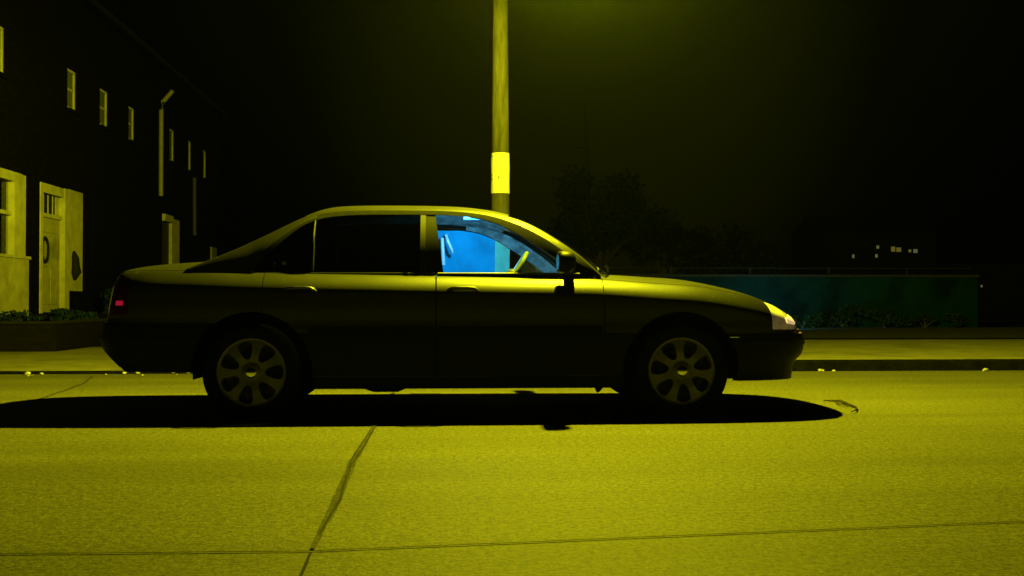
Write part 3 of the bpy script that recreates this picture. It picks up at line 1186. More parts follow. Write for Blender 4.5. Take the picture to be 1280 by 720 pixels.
# ---- the cloth sunshade hanging inside the far front window (a thing of its own)
sh = thing('sunshade', 'blue cloth sunshade with a teal end hung inside the far front car window', 'sunshade', (CX, CY, 0))
def cloth(name, x0, x1, m, par, ph):
    bm = bmesh.new()
    nx, nz = 22, 14
    g = []
    for i in range(nx + 1):
        x = x0 + (x1 - x0) * i / nx
        zt_ = min(1.275, dlo_top(x) - .012)
        r = []
        for j in range(nz + 1):
            z = .90 + (zt_ - .90) * j / nz
            y = y_side(z) - .050 + (.006 * math.sin(x * 38 + ph) + .004 * math.sin(x * 91 + z * 30)) * (.5 + .5 * j / nz)
            r.append(bm.verts.new((x, y, z)))
        g.append(r)
    for i in range(nx):
        for j in range(nz):
            bm.faces.new((g[i][j], g[i + 1][j], g[i + 1][j + 1], g[i][j + 1]))
    return obj(name, bm, m, par, smooth=80)
cloth('blue_panel', -.255, .232, M['shade_blue'], sh, 0)
cloth('teal_panel', .2325, .345, M['shade_teal'], sh, 1.3)

# ================================================================== STREET LAMP
LX, LY, LZ = 1.0, 7.60, 3.50
lampt = thing('street_lamp', 'weathered round lamp post rising behind the car, lighting the road yellow', 'street lamp', (.635, 12.4, 0))
bm = bmesh.new()
tube(bm, [(0, 0, .09), (0, 0, 1.0), (0, 0, 2.2), (0, 0, 3.5), (0, 0, 4.9)], [.112, .106, .100, .090, .080], 28)
obj('pole', bm, M['pole'], lampt, smooth=40)
bm = bmesh.new()
box(bm, -.03, .03, -.115, -.08, .55, .95, .004)
obj('access_door', bm, M['steel'], lampt)
bm = bmesh.new()
tube(bm, [(0, 0, 4.75), (.005, -.25, 4.88), (.05, -1.2, 4.80), (.20, -3.2, 4.15), (.30, -4.55, 3.72)], [.05, .045, .04, .035, .03], 14)
obj('arm', bm, M['steel'], lampt, smooth=50)
bm = bmesh.new()
hd = (LX - .635, LY - 12.4, LZ)
ring = []
prof = [(.06, .22), (.12, .20), (.17, .14), (.19, .06), (.19, .035)]
for r_, z_ in prof:
    ring.append([bm.verts.new((hd[0] + r_ * math.cos(2 * math.pi * k / 28), hd[1] + 1.7 * r_ * math.sin(2 * math.pi * k / 28), hd[2] + z_)) for k in range(28)])
for a in range(len(ring) - 1):
    for k in range(28):
        bm.faces.new((ring[a][k], ring[a][(k + 1) % 28], ring[a + 1][(k + 1) % 28], ring[a + 1][k]))
bm.faces.new(ring[0])
head = obj('lamp_head', bm, M['steel'], lampt, smooth=50)
bm = bmesh.new()
bmesh.ops.create_uvsphere(bm, u_segments=20, v_segments=10, radius=.07)
for v in bm.verts:
    v.co = Vector((hd[0] + v.co.x, hd[1] + v.co.y * 1.5, hd[2] + .115 + v.co.z * .6))
obj('bulb', bm, M['sodium'], head, smooth=60)
ld = bpy.data.lights.new('street_lamp_light', 'POINT')
ld.color = (.98, .955, .010)
ld.energy = 2550
ld.use_nodes = True                    # a street lantern's optics: the bowl throws more light sideways than straight down
lnt = ld.node_tree
ln, ll = lnt.nodes, lnt.links
em = ln['Emission']
ltc = ln.new('ShaderNodeTexCoord')
lsp = ln.new('ShaderNodeSeparateXYZ')
ll.new(ltc.outputs['Normal'], lsp.inputs[0])
def lmath(op, a, b=None):
    n_ = ln.new('ShaderNodeMath')
    n_.operation = op
    for k_, v_ in enumerate((a, b)):
        if v_ is None:
            continue
        if isinstance(v_, (int, float)):
            n_.inputs[k_].default_value = v_
        else:
            ll.new(v_, n_.inputs[k_])
    return n_.outputs[0]
cz = lmath('MAXIMUM', lmath('ABSOLUTE', lsp.outputs['Z']), .10)
spread = lmath('POWER', cz, -.5)
spread = lmath('MULTIPLY', spread, lmath('ADD', 1.0, lmath('MULTIPLY', lmath('MULTIPLY', lsp.outputs['X'], lsp.outputs['X']), 1.1)))
spread = lmath('MULTIPLY', spread, lmath('ADD', 1.0, lmath('MULTIPLY', lsp.outputs['Y'], .42)))
ll.new(spread, em.inputs['Strength'])
ld.shadow_soft_size = .045
lo = bpy.data.objects.new('street_lamp_light', ld)
col.objects.link(lo)
lo.parent = lampt
lo.location = (hd[0], hd[1], hd[2] - .02)
lo.rotation_euler = (0, 0, 0)

# paper notice wrapped round the pole
bm = bmesh.new()
NZ, NA = 10, 16
g = []
for i in range(NA + 1):
    a = R(-178 + 172 * i / NA)
    r = []
    for j in range(NZ + 1):
        z = 1.965 + .455 * j / NZ
        rr = .1045 + .0015 * math.sin(i * 1.7 + j)
        if i < 2 and j > NZ - 2:
            rr -= .002
        r.append(bm.verts.new((.635 + rr * math.cos(a), 12.4 + rr * math.sin(a), z - (.015 if (i == 0 and j == NZ) else 0))))
    g.append(r)
for i in range(NA):
    for j in range(NZ):
        bm.faces.new((g[i][j], g[i + 1][j], g[i + 1][j + 1], g[i][j + 1]))
notice = obj('notice', bm, M['paper'], None, smooth=60)
tag(notice, 'white paper notice wrapped round the lamp post just above the car roof', 'notice')
for (a0, a1, z0, z1) in ((-172, -150, 2.155, 2.185), (-172, -146, 2.115, 2.137), (-160, -140, 2.375, 2.39), (-108, -96, 2.12, 2.16), (-66, -62, 2.16, 2.22), (-62, -58, 2.0, 2.03)):
    k = 4
    bm = bmesh.new()
    va = [bm.verts.new((.635 + .1075 * math.cos(R(a0 + (a1 - a0) * q / k)), 12.4 + .1075 * math.sin(R(a0 + (a1 - a0) * q / k)), z0 + .004 * (q % 2))) for q in range(k + 1)]
    vb = [bm.verts.new((.635 + .1075 * math.cos(R(a0 + (a1 - a0) * q / k)), 12.4 + .1075 * math.sin(R(a0 + (a1 - a0) * q / k)), z1 - .005 * ((q + 1) % 2))) for q in range(k + 1)]
    for q in range(k):
        bm.faces.new((va[q], va[q + 1], vb[q + 1], vb[q]))
    obj('smudge', bm, M['smudge'], notice)

# ================================================================== HOUSES
FX = -7.0
GZ = .46                       # level of the raised front gardens
def facade(bm, y0, y1, z0, z1, holes, depth=.14, mi=0):
    ys = sorted({y0, y1} | {h[0] for h in holes} | {h[1] for h in holes})
    zs = sorted({z0, z1} | {h[2] for h in holes} | {h[3] for h in holes})
    for a, b in zip(ys, ys[1:]):
        for c, d in zip(zs, zs[1:]):
            my, mz = (a + b) / 2, (c + d) / 2
            if any(h[0] < my < h[1] and h[2] < mz < h[3] for h in holes):
                continue
            bm.faces.new([bm.verts.new(p) for p in ((FX, a, c), (FX, b, c), (FX, b, d), (FX, a, d))])
    for h in holes:
        a, b, c, d = h
        for p, q in (((a, c), (b, c)), ((b, c), (b, d)), ((b, d), (a, d)), ((a, d), (a, c))):
            bm.faces.new([bm.verts.new(v) for v in ((FX, *p), (FX, *q), (FX - depth, *q), (FX - depth, *p))])
def house(y0, y1, label, holes):
    h = thing('terraced_house', label, 'house', (0, 0, 0), 0, 'terraced houses down the side street')
    bm = bmesh.new()
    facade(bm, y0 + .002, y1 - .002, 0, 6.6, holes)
    v = lambda *p: bm.verts.new(p)
    for y in (y0 + .002, y1 - .002):
        bm.faces.new([v(FX, y, 0), v(FX, y, 6.6), v(FX - 4, y, 9.2), v(FX - 8, y, 6.6), v(FX - 8, y, 0)])
    bm.faces.new([v(FX - 8, y0 + .002, 0), v(FX - 8, y1 - .002, 0), v(FX - 8, y1 - .002, 6.6), v(FX - 8, y0 + .002, 6.6)])
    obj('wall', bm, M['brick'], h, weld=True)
    bm = bmesh.new()
    for sx in (1, -1):
        p = [(FX - 4 + sx * 4.25, 6.46), (FX - 4, 9.26), (FX - 4, 9.36), (FX - 4 + sx * 4.25, 6.56)]
        a = [bm.verts.new((x, y0 + .004, z)) for x, z in p]
        b = [bm.verts.new((x, y1 - .004, z)) for x, z in p]
        for k in range(4):
            bm.faces.new((a[k], a[(k + 1) % 4], b[(k + 1) % 4], b[k]))
        bm.faces.new(a)
        bm.faces.new(b)
    rf = obj('roof', bm, M['roof'], h)
    bm = bmesh.new()
    box(bm, FX - 4.4, FX - 3.6, y1 - 1.1, y1 - .2, 8.8, 10.4, .02)
    obj('chimney', bm, M['brick'], rf)
    bm = bmesh.new()
    box(bm, FX + .28, FX + .36, y0 + .01, y1 - .01, 6.42, 6.52)
    obj('gutter', bm, M['frame'], h)
    return h
def small_window(h, y0, y1, z0, z1, top_dim=.35, split=True):
    """sash window whose pale blind is drawn, set in a shallow reveal"""
    bm = bmesh.new()
    t = .05
    xo, xi = FX - .035, FX - .10
    box(bm, xi, xo, y0 + .003, y0 + t, z0 + .003, z1 - .003)
    box(bm, xi, xo, y1 - t, y1 - .003, z0 + .003, z1 - .003)
    box(bm, xi, xo, y0 + t + .002, y1 - t - .002, z0 + .003, z0 + t)
    box(bm, xi, xo, y0 + t + .002, y1 - t - .002, z1 - t, z1 - .003)
    if split:
        zm = (z0 + z1) / 2
        box(bm, xi, xo - .012, y0 + t + .002, y1 - t - .002, zm - .02, zm + .02)
    w = obj('window', bm, M['white'], h)
    bm = bmesh.new()
    n = 10
    va = [bm.verts.new((FX - .066 + .004 * math.sin(k * 1.9), y0 + .01 + (y1 - y0 - .02) * k / n, z0 + .01)) for k in range(n + 1)]
    vb = [bm.verts.new((FX - .066 + .004 * math.sin(k * 1.9 + .4), y0 + .01 + (y1 - y0 - .02) * k / n, z1 - .01)) for k in range(n + 1)]
    for k in range(n):
        bm.faces.new((va[k], va[k + 1], vb[k + 1], vb[k]))
    obj('blind', bm, M['blind'], w, smooth=60)
    bm = bmesh.new()
    bm.faces.new([bm.verts.new(p) for p in ((FX - .055, y0 + t, z0 + t), (FX - .055, y1 - t, z0 + t), (FX - .055, y1 - t, z1 - t), (FX - .055, y0 + t, z1 - t))])
    obj('pane', bm, M['house_glass'], w)
    bm = bmesh.new()
    box(bm, FX + .002, FX + .06, y0 - .04, y1 + .04, z0 - .07, z0 - .003, .006)
    obj('sill', bm, M['brick'], w)
    return w

# house nearest the camera
UP = [(17.30, 17.96), (20.85, 21.38)]
holes = [(a, b, 4.36, 5.12) for a, b in UP] + [(16.2, 18.86, 1.50, 2.86), (19.48, 20.86, .54, 2.83)]
h1 = house(15.4, 22.0, 'terraced brick house with a cream panelled door and a large white sash window', holes)
for a, b in UP:
    small_window(h1, a, b, 4.36, 5.12)
# big ground-floor sash window with a broad white frame
bm = bmesh.new()
box(bm, FX - .10, FX + .035, 18.28, 18.62, 1.505, 2.70)           # broad face
box(bm, FX - .12, FX - .002, 18.622, 18.857, 1.505, 2.855)         # set-back strip beside it
box(bm, FX - .10, FX + .035, 16.203, 18.62, 2.702, 2.855)
box(bm, FX - .10, FX + .02, 16.203, 16.32, 1.505, 2.70)
box(bm, FX - .095, FX - .01, 16.322, 18.278, 2.15, 2.21)
box(bm, FX - .10, FX + .07, 16.15, 18.92, 1.455, 1.502, .006)
w = obj('window', bm, M['white'], h1)
bm = bmesh.new()
bm.faces.new([bm.verts.new(p) for p in ((FX - .07, 16.3, 1.5), (FX - .07, 18.3, 1.5), (FX - .07, 18.3, 2.7), (FX - .07, 16.3, 2.7))])
obj('pane', bm, M['house_glass'], w)
bm = bmesh.new()
bm.faces.new([bm.verts.new(p) for p in ((FX - .4, 16.0, 1.3), (FX - .4, 19.0, 1.3), (FX - .4, 19.0, 3), (FX - .4, 16.0, 3))])
obj('curtain', bm, M['curtain'], w)
bm = bmesh.new()
box(bm, FX + .002, FX + .045, 15.9, 18.88, .47, 1.452)
ap = obj('painted_panel', bm, M['render'], h1)
# door
bm = bmesh.new()
box(bm, FX - .11, FX - .05, 19.60, 20.62, .56, 2.24)
box(bm, FX - .048, FX - .035, 19.68, 20.08, .70, 1.32, .004)
box(bm, FX - .048, FX - .035, 20.14, 20.54, .70, 1.32, .004)
box(bm, FX - .048, FX - .035, 19.68, 20.54, 1.98, 2.16, .004)
d1 = obj('door', bm, M['doorpaint'], h1)
bm = bmesh.new()
box(bm, FX - .12, FX + .02, 19.483, 19.598, .545, 2.825)
box(bm, FX - .12, FX + .05, 20.622, 20.857, .545, 2.825)
box(bm, FX - .12, FX + .02, 19.60, 20.62, 2.66, 2.825)
box(bm, FX - .12, FX - .01, 19.60, 20.62, 2.242, 2.31)
for y in (19.85, 20.08, 20.31):
    box(bm, FX - .0745, FX - .066, y - .02, y + .02, 2.312, 2.658)
box(bm, FX - .10, FX - .066, 20.44, 20.62, 2.312, 2.658)
obj('door_frame', bm, M['white'], d1)
bm = bmesh.new()
bm.faces.new([bm.verts.new(p) for p in ((FX - .075, 19.6, 2.31), (FX - .075, 20.45, 2.31), (FX - .075, 20.45, 2.66), (FX - .075, 19.6, 2.66))])
obj('fanlight', bm, M['curtain'], d1)
bm = bmesh.new()                       # dark oval ring on the door
tube(bm, [(FX - .046, 19.86 + .15 * math.cos(R(k * 12)), 1.66 + .21 * math.sin(R(k * 12))) for k in range(31)], .035, 8, cap=False)
obj('door_knocker', bm, M['frame'], d1, smooth=60)
bm = bmesh.new()
box(bm, FX - .049, FX - .041, 19.74, 20.04, 1.36, 1.385, .003)
obj('letter_slot', bm, M['pipe'], d1)
# pale painted strip of wall beside the door with a dark box on it
bm = bmesh.new()
box(bm, FX + .002, FX + .03, 20.862, 21.66, .95, 2.84)
obj('painted_panel', bm, M['render'], h1)
bm = bmesh.new()
tube(bm, [(FX + .06, 21.08, 1.70), (FX + .07, 21.10, 1.58), (FX + .07, 21.12, 1.42), (FX + .07, 21.12, 1.30), (FX + .06, 21.13, 1.16)], [.02, .07, .085, .11, .03], 10)
obj('hanging_bracket', bm, M['frame'], h1, smooth=60)
bm = bmesh.new()
box(bm, FX + .002, FX + .75, 19.3, 21.0, .10, .53)
box(bm, FX + .752, FX + 1.1, 19.3, 21.0, .10, .32)
obj('doorstep', bm, M['gbrick'], h1)
# middle house
UP = [(22.78, 23.36), (24.82, 25.33)]
holes = [(a, b, 4.36, 5.12) for a, b in UP]
h2 = house(22.0, 27.0, 'plain dark terraced house with two pale upper windows, middle of the row', holes)
for a, b in UP:
    small_window(h2, a, b, 4.36, 5.12)
# far house
UP = [(28.45, 29.0), (30.5, 30.92), (32.35, 32.85)]
holes = [(a, b, 4.36, 5.20) for a, b in UP] + [(27.75, 29.6, .54, 2.96)]
h3 = house(27.0, 34.5, 'farthest dark terraced house, with a downpipe, three upper windows and a pale doorway', holes)
for a, b in UP:
    small_window(h3, a, b, 4.36, 5.20, split=False)
bm = bmesh.new()
box(bm, FX - .12, FX - .01, 28.80, 29.597, .545, 2.90)
box(bm, FX - .12, FX + .03, 27.95, 28.798, 2.78, 2.955)
box(bm, FX - .13, FX - .09, 27.755, 28.798, .545, 2.778, mi=1)
obj('door', bm, [M['render'], M['dark']], h3)
bm = bmesh.new()
tube(bm, [(FX + .32, 27.45, 5.95), (FX + .10, 27.38, 5.66), (FX + .07, 27.35, 5.45), (FX + .07, 27.35, 4.4), (FX + .07, 27.35, 3.34)], .055, 12)
obj('downpipe', bm, M['pipe'], h3, smooth=60)
bm = bmesh.new()
tube(bm, [(FX + .06, 31.0, 4.2), (FX + .06, 31.05, 2.6)], .06, 10)
obj('downpipe', bm, M['dark'], h3, smooth=60)
bm = bmesh.new()
box(bm, FX + .002, FX + .05, 33.4, 34.1, 1.3, 2.4)
obj('shutter', bm, M['pipe'], h3)

# low garden wall and the raised bed in front of the houses
gw = thing('garden_wall', 'low dark brick garden wall retaining the raised front gardens', 'wall', (0, 0, 0))
bm = bmesh.new()
box(bm, -24, -5.62, 16.30, 16.52, -.02, .42)
box(bm, -5.84, -5.62, 16.522, 34.5, -.02, .42)
obj('brickwork', bm, M['gbrick'], gw)
bm = bmesh.new()
box(bm, -24, -5.60, 16.28, 16.54, .422, .46, .006)
box(bm, -5.86, -5.60, 16.542, 34.5, .422, .46, .006)
obj('coping', bm, M['coping'], gw)
sheet('garden_soil', -24, -5.85, 16.53, 36, .40, M['soil'])

# ================================================================== VEGETATION
def leaves(bm, c, r, n, size, rnd, lumps=7):
    cs = [(Vector((rnd.uniform(-.6, .6) * r[0], rnd.uniform(-.6, .6) * r[1], rnd.uniform(-.45, .6) * r[2])), rnd.uniform(.3, .55)) for _ in range(lumps)]
    for _ in range(n):
        lc, lr = rnd.choice(cs)
        d = Vector((rnd.gauss(0, 1), rnd.gauss(0, 1), rnd.gauss(0, 1))).normalized() * rnd.random() ** .45
        p = Vector(c) + lc + Vector((d.x * r[0], d.y * r[1], d.z * r[2])) * lr
        s = size * rnd.uniform(.5, 1.3)
        a = Vector((rnd.gauss(0, 1), rnd.gauss(0, 1), rnd.gauss(0, 1))).normalized()
        b = a.orthogonal().normalized()
        bm.faces.new([bm.verts.new(p + a * s), bm.verts.new(p + b * s * .45), bm.verts.new(p - a * s), bm.verts.new(p - b * s * .45)])

def shrub(name, label, cat, loc, r, n, size, group, seed):
    rnd = random.Random(seed)
    t = thing(name, label, cat, loc, 0, group)
    bm = bmesh.new()
    leaves(bm, (0, 0, r[2] * .8), r, n, size, rnd)
    obj('foliage', bm, M['leaf'], t)
    bm = bmesh.new()
    for _ in range(5):
        tube(bm, [(rnd.uniform(-.04, .04), rnd.uniform(-.04, .04), 0), (rnd.uniform(-.5, .5) * r[0], rnd.uniform(-.5, .5) * r[1], r[2] * rnd.uniform(.7, 1.2))], [.012, .005], 5)
    obj('stem', bm, M['bark'], t)
    return t
# shrubs along the teal wall
labels = ['spreading green shrub at the foot of the teal wall, just right of the headlight',
          'taller leafy shrub against the teal wall, second from the headlight',
          'rounded green shrub in the middle of the teal wall',
          'ragged low shrub against the teal wall, right of the rounded one',
          'smallest shrub, at the dark right end of the teal wall']
for i, (x, rx, rz_) in enumerate(((8.75, .55, .22), (9.75, .6, .38), (10.8, .55, .32), (11.8, .6, .25), (12.7, .45, .22))):
    shrub('shrub', labels[i], 'shrub', (x, 26.35, .11), (rx, .35, rz_), 520, .05, 'shrubs along the teal wall', 40 + i)
# plants in the raised beds
labels = ['low straggly plant in the raised bed under the big white window',
          'pale-tipped plant in the raised bed left of the doorstep',
          'dark clump of plant by the doorstep of the cream door',
          'small plant in the raised bed right of the cream door']
for i, (x, y, rx, rz_) in enumerate(((-6.5, 17.3, .45, .13), (-6.35, 18.7, .40, .15), (-6.1, 19.0, .3, .10), (-6.3, 21.6, .35, .35))):
    shrub('garden_plant', labels[i], 'plant', (x, y, .40), (rx, .3, rz_), 320, .045, 'plants in the raised front beds', 60 + i)

def tree(label, loc, crown, n, seed, trunk_h):
    rnd = random.Random(seed)
    t = thing('tree', label, 'tree', loc, 0, 'trees beyond the wall')
    bm = bmesh.new()
    top = crown[0][0][2] + crown[0][1][2] * .4
    tube(bm, [(0, 0, 0), (.05, 0, trunk_h * .5), (0, .05, trunk_h), (.1, 0, top)], [.26, .2, .16, .04], 10)
    for k in range(9):
        c, r = crown[k % len(crown)]
        z0 = trunk_h * rnd.uniform(.7, 1.1)
        e = Vector(c) + Vector((rnd.uniform(-.7, .7) * r[0], rnd.uniform(-.7, .7) * r[1], rnd.uniform(-.3, .6) * r[2]))
        m_ = (Vector((0, 0, z0)) + e) / 2 + Vector((0, 0, .2))
        tube(bm, [(0, 0, z0), m_, e], [.09, .05, .015], 6)
    obj('trunk', bm, M['bark'], t, smooth=60)
    bm = bmesh.new()
    for c, r in crown:
        leaves(bm, c, r, n, .16, rnd, 16)
    obj('crown', bm, M['tree_leaf'], t)
    return t
tree('tall broad dark tree against the night glow, right of the lamp post', (6.4, 45, 0), [((0, 0, 4.4), (2.1, 1.8, 1.9)), ((-.9, .2, 3.4), (1.5, 1.4, 1.5)), ((1.2, 0, 3.9), (1.6, 1.4, 1.5))], 2600, 11, 2.2)
tree('medium dark tree just right of the tallest tree', (9.3, 46, 0), [((0, 0, 3.4), (1.7, 1.5, 1.7)), ((1.0, 0, 2.7), (1.3, 1.3, 1.3))], 2300, 12, 1.6)
tree('lowest dark bushy tree, rightmost of the three', (12.0, 47, 0), [((0, 0, 2.7), (1.9, 1.5, 1.5)), ((1.4, 0, 2.0), (1.4, 1.2, 1.2))], 2300, 13, 1.2)

# thin mast showing above the tallest tree
mt = thing('mast', 'thin dark mast sticking up above the tallest tree', 'mast', (6.75, 52, 0))
bm = bmesh.new()
tube(bm, [(0, 0, 0), (0, 0, 7.2), (.03, 0, 8.4), (-.08, 0, 10.2)], [.16, .15, .09, .05], 10)
obj('pole', bm, M['bark'], mt, smooth=60)
bm = bmesh.new()
tube(bm, [(-.5, 0, 8.1), (.5, 0, 8.1)], .04, 8)
obj('crossarm', bm, M['bark'], mt)

# ================================================================== TEAL WALL
tw = thing('boundary_wall', 'long teal painted boundary wall across the far side of the yard', 'wall', (0, 0, 0))
bm = bmesh.new()
box(bm, 1.5, 13.4, 26.85, 27.1, -.02, 1.36)
obj('wall_face', bm, M['teal'], tw)
bm = bmesh.new()
box(bm, 1.45, 13.45, 26.80, 27.15, 1.362, 1.43, .01)
obj('coping', bm, M['coping'], tw)
bm = bmesh.new()
for k in range(6):
    box(bm, 1.6 + k * 2, 1.64 + k * 2, 26.95, 26.99, 1.432, 1.60)
for z in (1.59,):
    tube(bm, [(1.6, 26.94, z), (13.3, 26.94, z)], .012, 6)
obj('railing', bm, M['frame'], tw)
# added light with a made-up housing, hidden behind the car to brighten the wall
fl = thing('added_fill_light', 'added teal fill light on the ground, hidden behind the car nose to brighten the wall', 'added_fill_light', (7.6, 24.3, .115))
bm = bmesh.new()
box(bm, -.11, .11, -.05, .05, .12, .27, .012)
tube(bm, [(-.12, 0, .0), (-.12, 0, .2)], .012, 6)
tube(bm, [(.12, 0, .0), (.12, 0, .2)], .012, 6)
box(bm, -.15, .15, -.06, .06, 0, .015)
obj('housing', bm, M['dark'], fl)
bm = bmesh.new()
box(bm, -.095, .095, .052, .056, .135, .255)
obj('lamp_glass', bm, emitter('added_fill_glass', (.1, .8, .9), 1.0), fl)
ld = bpy.data.lights.new('added_fill_beam', 'SPOT')
ld.color = (.02, .66, .85)
ld.energy = 300
ld.spot_size = R(150)
ld.spot_blend = .9
ld.shadow_soft_size = .08
lo = bpy.data.objects.new('added_fill_beam', ld)
col.objects.link(lo)
lo.parent = fl
lo.location = (0, .08, .22)
lo.rotation_euler = (R(82), 0, R(-4))

# ================================================================== FAR BUILDINGS
def far_building(label, x0, x1, y0, y1, h, wins):
    b = thing('far_building', label, 'building', (0, 0, 0))
    bm = bmesh.new()
    box(bm, x0, x1, y0, y1, 0, h)
    obj('wall', bm, M['far_wall'], b)
    bm = bmesh.new()
    v = lambda *p: bm.verts.new(p)
    ym = (y0 + y1) / 2
    A = [v(x0 - .2, y0 - .2, h + .003), v(x1 + .2, y0 - .2, h + .003), v(x1 + .2, y1 + .2, h + .003), v(x0 - .2, y1 + .2, h + .003)]
    r0, r1 = v(x0 - .2, ym, h + 1.4), v(x1 + .2, ym, h + 1.4)
    bm.faces.new((A[0], A[1], r1, r0))
    bm.faces.new((A[2], A[3], r0, r1))
    bm.faces.new((A[0], r0, A[3]))
    bm.faces.new((A[1], A[2], r1))
    obj('roof', bm, M['roof'], b)
    for x, z, w, hh, m in wins:
        bm = bmesh.new()
        box(bm, x - w / 2 - .05, x + w / 2 + .05, y0 - .05, y0 - .003, z - hh / 2 - .05, z + hh / 2 + .05)
        f = obj('window', bm, M['dark'], b)
        bm = bmesh.new()
        box(bm, x - w / 2, x + w / 2, y0 - .056, y0 - .052, z - hh / 2, z + hh / 2)
        obj('lit_pane', bm, m, f)
far_building('far dark building with a scatter of small lit windows high up', 26.5, 34.5, 75, 82, 5.6,
             [(28.5, 3.95, .16, .26, M['lit_pale']), (30.25, 4.60, .20, .22, M['lit_pale']), (30.15, 3.98, .18, .24, M['lit_pale']),
              (31.35, 4.46, .30, .34, M['lit_warm']), (31.75, 4.42, .34, .30, M['lit_warm']), (32.55, 4.34, .2, .2, M['lit_warm']), (32.95, 4.33, .3, .26, M['lit_pale'])])
far_building('low dark far building with one lit window and a door lamp, far right', 35.2, 44, 74, 80, 3.4,
             [(36.35, 2.28, .22, .40, M['lit_warm']), (37.2, 1.86, .14, .16, M['lit_pale'])])

# ================================================================== LITTER
def crumple(name, label, cat, loc, s, m, seed, flat=.5, group=None):
    rnd = random.Random(seed)
    bm = bmesh.new()
    bmesh.ops.create_icosphere(bm, subdivisions=2, radius=1)
    for v in bm.verts:
        k = rnd.uniform(.55, 1.1)
        v.co = Vector((v.co.x * s * k, v.co.y * s * k, max(-.7, v.co.z) * s * flat * k + s * flat * .7))
    o = obj(name, bm, m, None, loc=loc)
    return tag(o, label, cat, group)
GL = 'litter along the kerb'
crumple('litter', 'crumpled pale wrapper in the gutter at the far left', 'litter', (-4.20, 11.38, .003), .035, M['litter'], 1, .6, GL)
crumple('litter', 'smaller scrap beside the crumpled wrapper at the far left', 'litter', (-4.07, 11.40, .003), .022, M['litter'], 2, .6, GL)
crumple('litter', 'pale scrap on the dropped kerb just below the rear bumper', 'litter', (-3.26, 11.44, .003), .026, M['litter'], 3, .6, GL)
crumple('litter', 'second pale scrap below the rear bumper, nearer the wheel', 'litter', (-3.12, 11.42, .003), .024, M['litter'], 4, .6, GL)
crumple('litter', 'pale scrap in the gutter just ahead of the front bumper', 'litter', (3.98, 11.40, .003), .035, M['litter'], 5, .5, GL)
crumple('litter', 'smaller scrap next to the one ahead of the front bumper', 'litter', (4.12, 11.41, .003), .022, M['litter'], 6, .5, GL)
crumple('litter', 'pale lump in the gutter at the far right', 'litter', (5.76, 11.38, .003), .032, M['litter'], 7, .7, GL)
# curled dead leaves in the gutter on the left: countable but tiny
rnd = random.Random(5)
for k in range(16):
    x = rnd.uniform(-4.6, -2.0)
    bm = bmesh.new()
    a = rnd.uniform(0, 6.28)
    s = rnd.uniform(.018, .034)
    pts = [Vector((math.cos(a) * s * u + -math.sin(a) * s * .5 * w, math.sin(a) * s * u + math.cos(a) * s * .5 * w, .004 + .012 * u * u)) for u, w in ((-1, 0), (0, 1), (1, 0), (0, -1))]
    vv = [bm.verts.new(p) for p in pts]
    bm.faces.new(vv)
    o = obj('dead_leaf', bm, M['dry_leaf'] if k % 3 else M['litter'], None, loc=(x, KY - rnd.uniform(.04, .45), .004))
    tag(o, 'small curled dead leaf in the gutter behind the car boot', 'leaf', 'dead leaves in the gutter behind the car')
# curved strip of dead grass or twig lying by the tip of the car's shadow
bm = bmesh.new()
rnd = random.Random(9)
pts = [(2.755, 7.92), (2.86, 7.84), (2.845, 7.64), (2.80, 7.42), (2.72, 7.20), (2.655, 7.08)]
tube(bm, [(x + .03 + rnd.uniform(-.01, .01), y, .012 + rnd.uniform(0, .006)) for x, y in pts], [.004, .011, .008, .007, .005, .003], 6)
tube(bm, [(2.83, 7.80, .012), (2.785, 7.60, .02), (2.795, 7.45, .012)], [.006, .005, .003], 5)
tube(bm, [(2.85, 7.5, .012), (2.795, 7.30, .02)], [.006, .003], 5)
tw_ = obj('twig', bm, M['bark'], None, smooth=60)
tag(tw_, 'dark curved twig on the road at the tip of the shadow ahead of the car', 'twig')

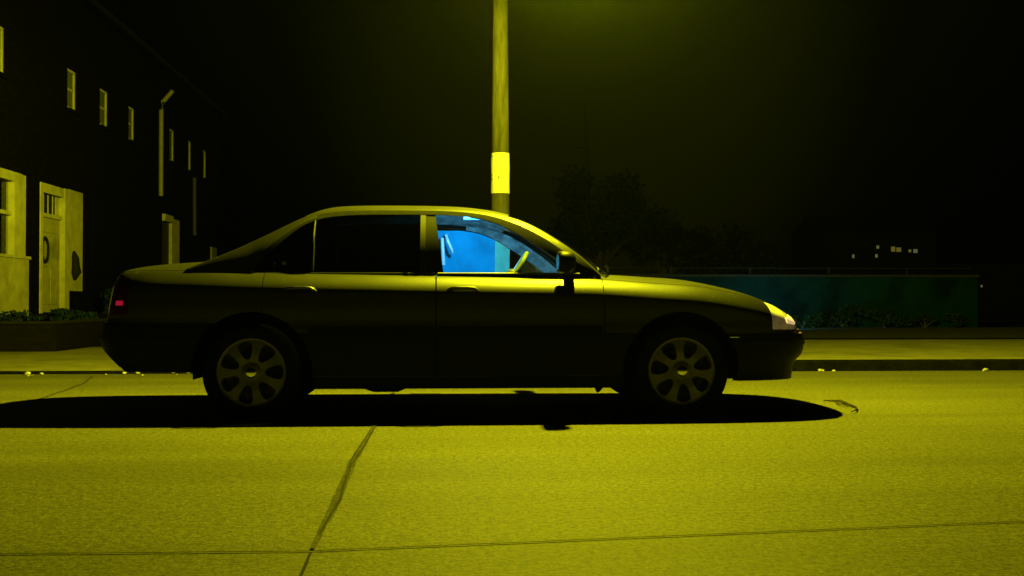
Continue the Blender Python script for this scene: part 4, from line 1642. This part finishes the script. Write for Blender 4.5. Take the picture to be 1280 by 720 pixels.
# ================================================================== WORLD, CAMERA, RENDER
w = bpy.data.worlds.new('World')
scene.world = w
w.use_nodes = True
nt = w.node_tree
N, L = nt.nodes, nt.links
bg = N['Background']
sky = N.new('ShaderNodeTexSky')
sky.sky_type = 'NISHITA'
sky.sun_disc = False
sky.sun_elevation = R(-6)
sky.sun_rotation = R(20)
bg.inputs['Strength'].default_value = .0006
L.new(sky.outputs['Color'], bg.inputs['Color'])
# faint yellow town glow on the low cloud beyond the trees
tc = N.new('ShaderNodeTexCoord')
dp = N.new('ShaderNodeVectorMath')
dp.operation = 'DOT_PRODUCT'
dv = Vector((math.tan(R(3.54) + math.atan(90 / 1372)), 1, .20)).normalized()
dp.inputs[1].default_value = dv
L.new(tc.outputs['Generated'], dp.inputs[0])
mr = N.new('ShaderNodeMapRange')
mr.interpolation_type = 'SMOOTHERSTEP'
mr.inputs['From Min'].default_value = math.cos(R(17))
mr.inputs['From Max'].default_value = 1.0
L.new(dp.outputs['Value'], mr.inputs['Value'])
pw = N.new('ShaderNodeMath')
pw.operation = 'POWER'
pw.inputs[1].default_value = 1.3
L.new(mr.outputs['Result'], pw.inputs[0])
b2 = N.new('ShaderNodeBackground')
b2.inputs['Color'].default_value = (.95, 1.0, .01, 1)
ms = N.new('ShaderNodeMath')
ms.operation = 'MULTIPLY'
ms.inputs[1].default_value = .0042
L.new(pw.outputs[0], ms.inputs[0])
L.new(ms.outputs[0], b2.inputs['Strength'])
ad = N.new('ShaderNodeAddShader')
L.new(bg.outputs[0], ad.inputs[0])
L.new(b2.outputs[0], ad.inputs[1])
L.new(ad.outputs[0], N['World Output'].inputs['Surface'])

cd = bpy.data.cameras.new('Camera')
cam = bpy.data.objects.new('Camera', cd)
col.objects.link(cam)
cd.sensor_width = 36
cd.lens = 36 * 1372 / 1280
cam.location = (0, 0, .735)
cam.rotation_euler = (R(90 + .75), 0, R(-3.54))
cd.clip_start = .05
cd.clip_end = 3000
scene.camera = cam

scene.render.engine = 'CYCLES'
c = scene.cycles
c.use_denoising = True
try:
    c.denoiser = 'OPENIMAGEDENOISE'
except Exception:
    pass
c.max_bounces = 8
c.volume_bounces = 0
c.transparent_max_bounces = 12
c.sample_clamp_indirect = 4
c.caustics_reflective = False
c.caustics_refractive = False
vs = scene.view_settings
vs.view_transform = 'Standard'
vs.look = 'None'
vs.exposure = 0
vs.gamma = 1
vs.use_curve_mapping = False
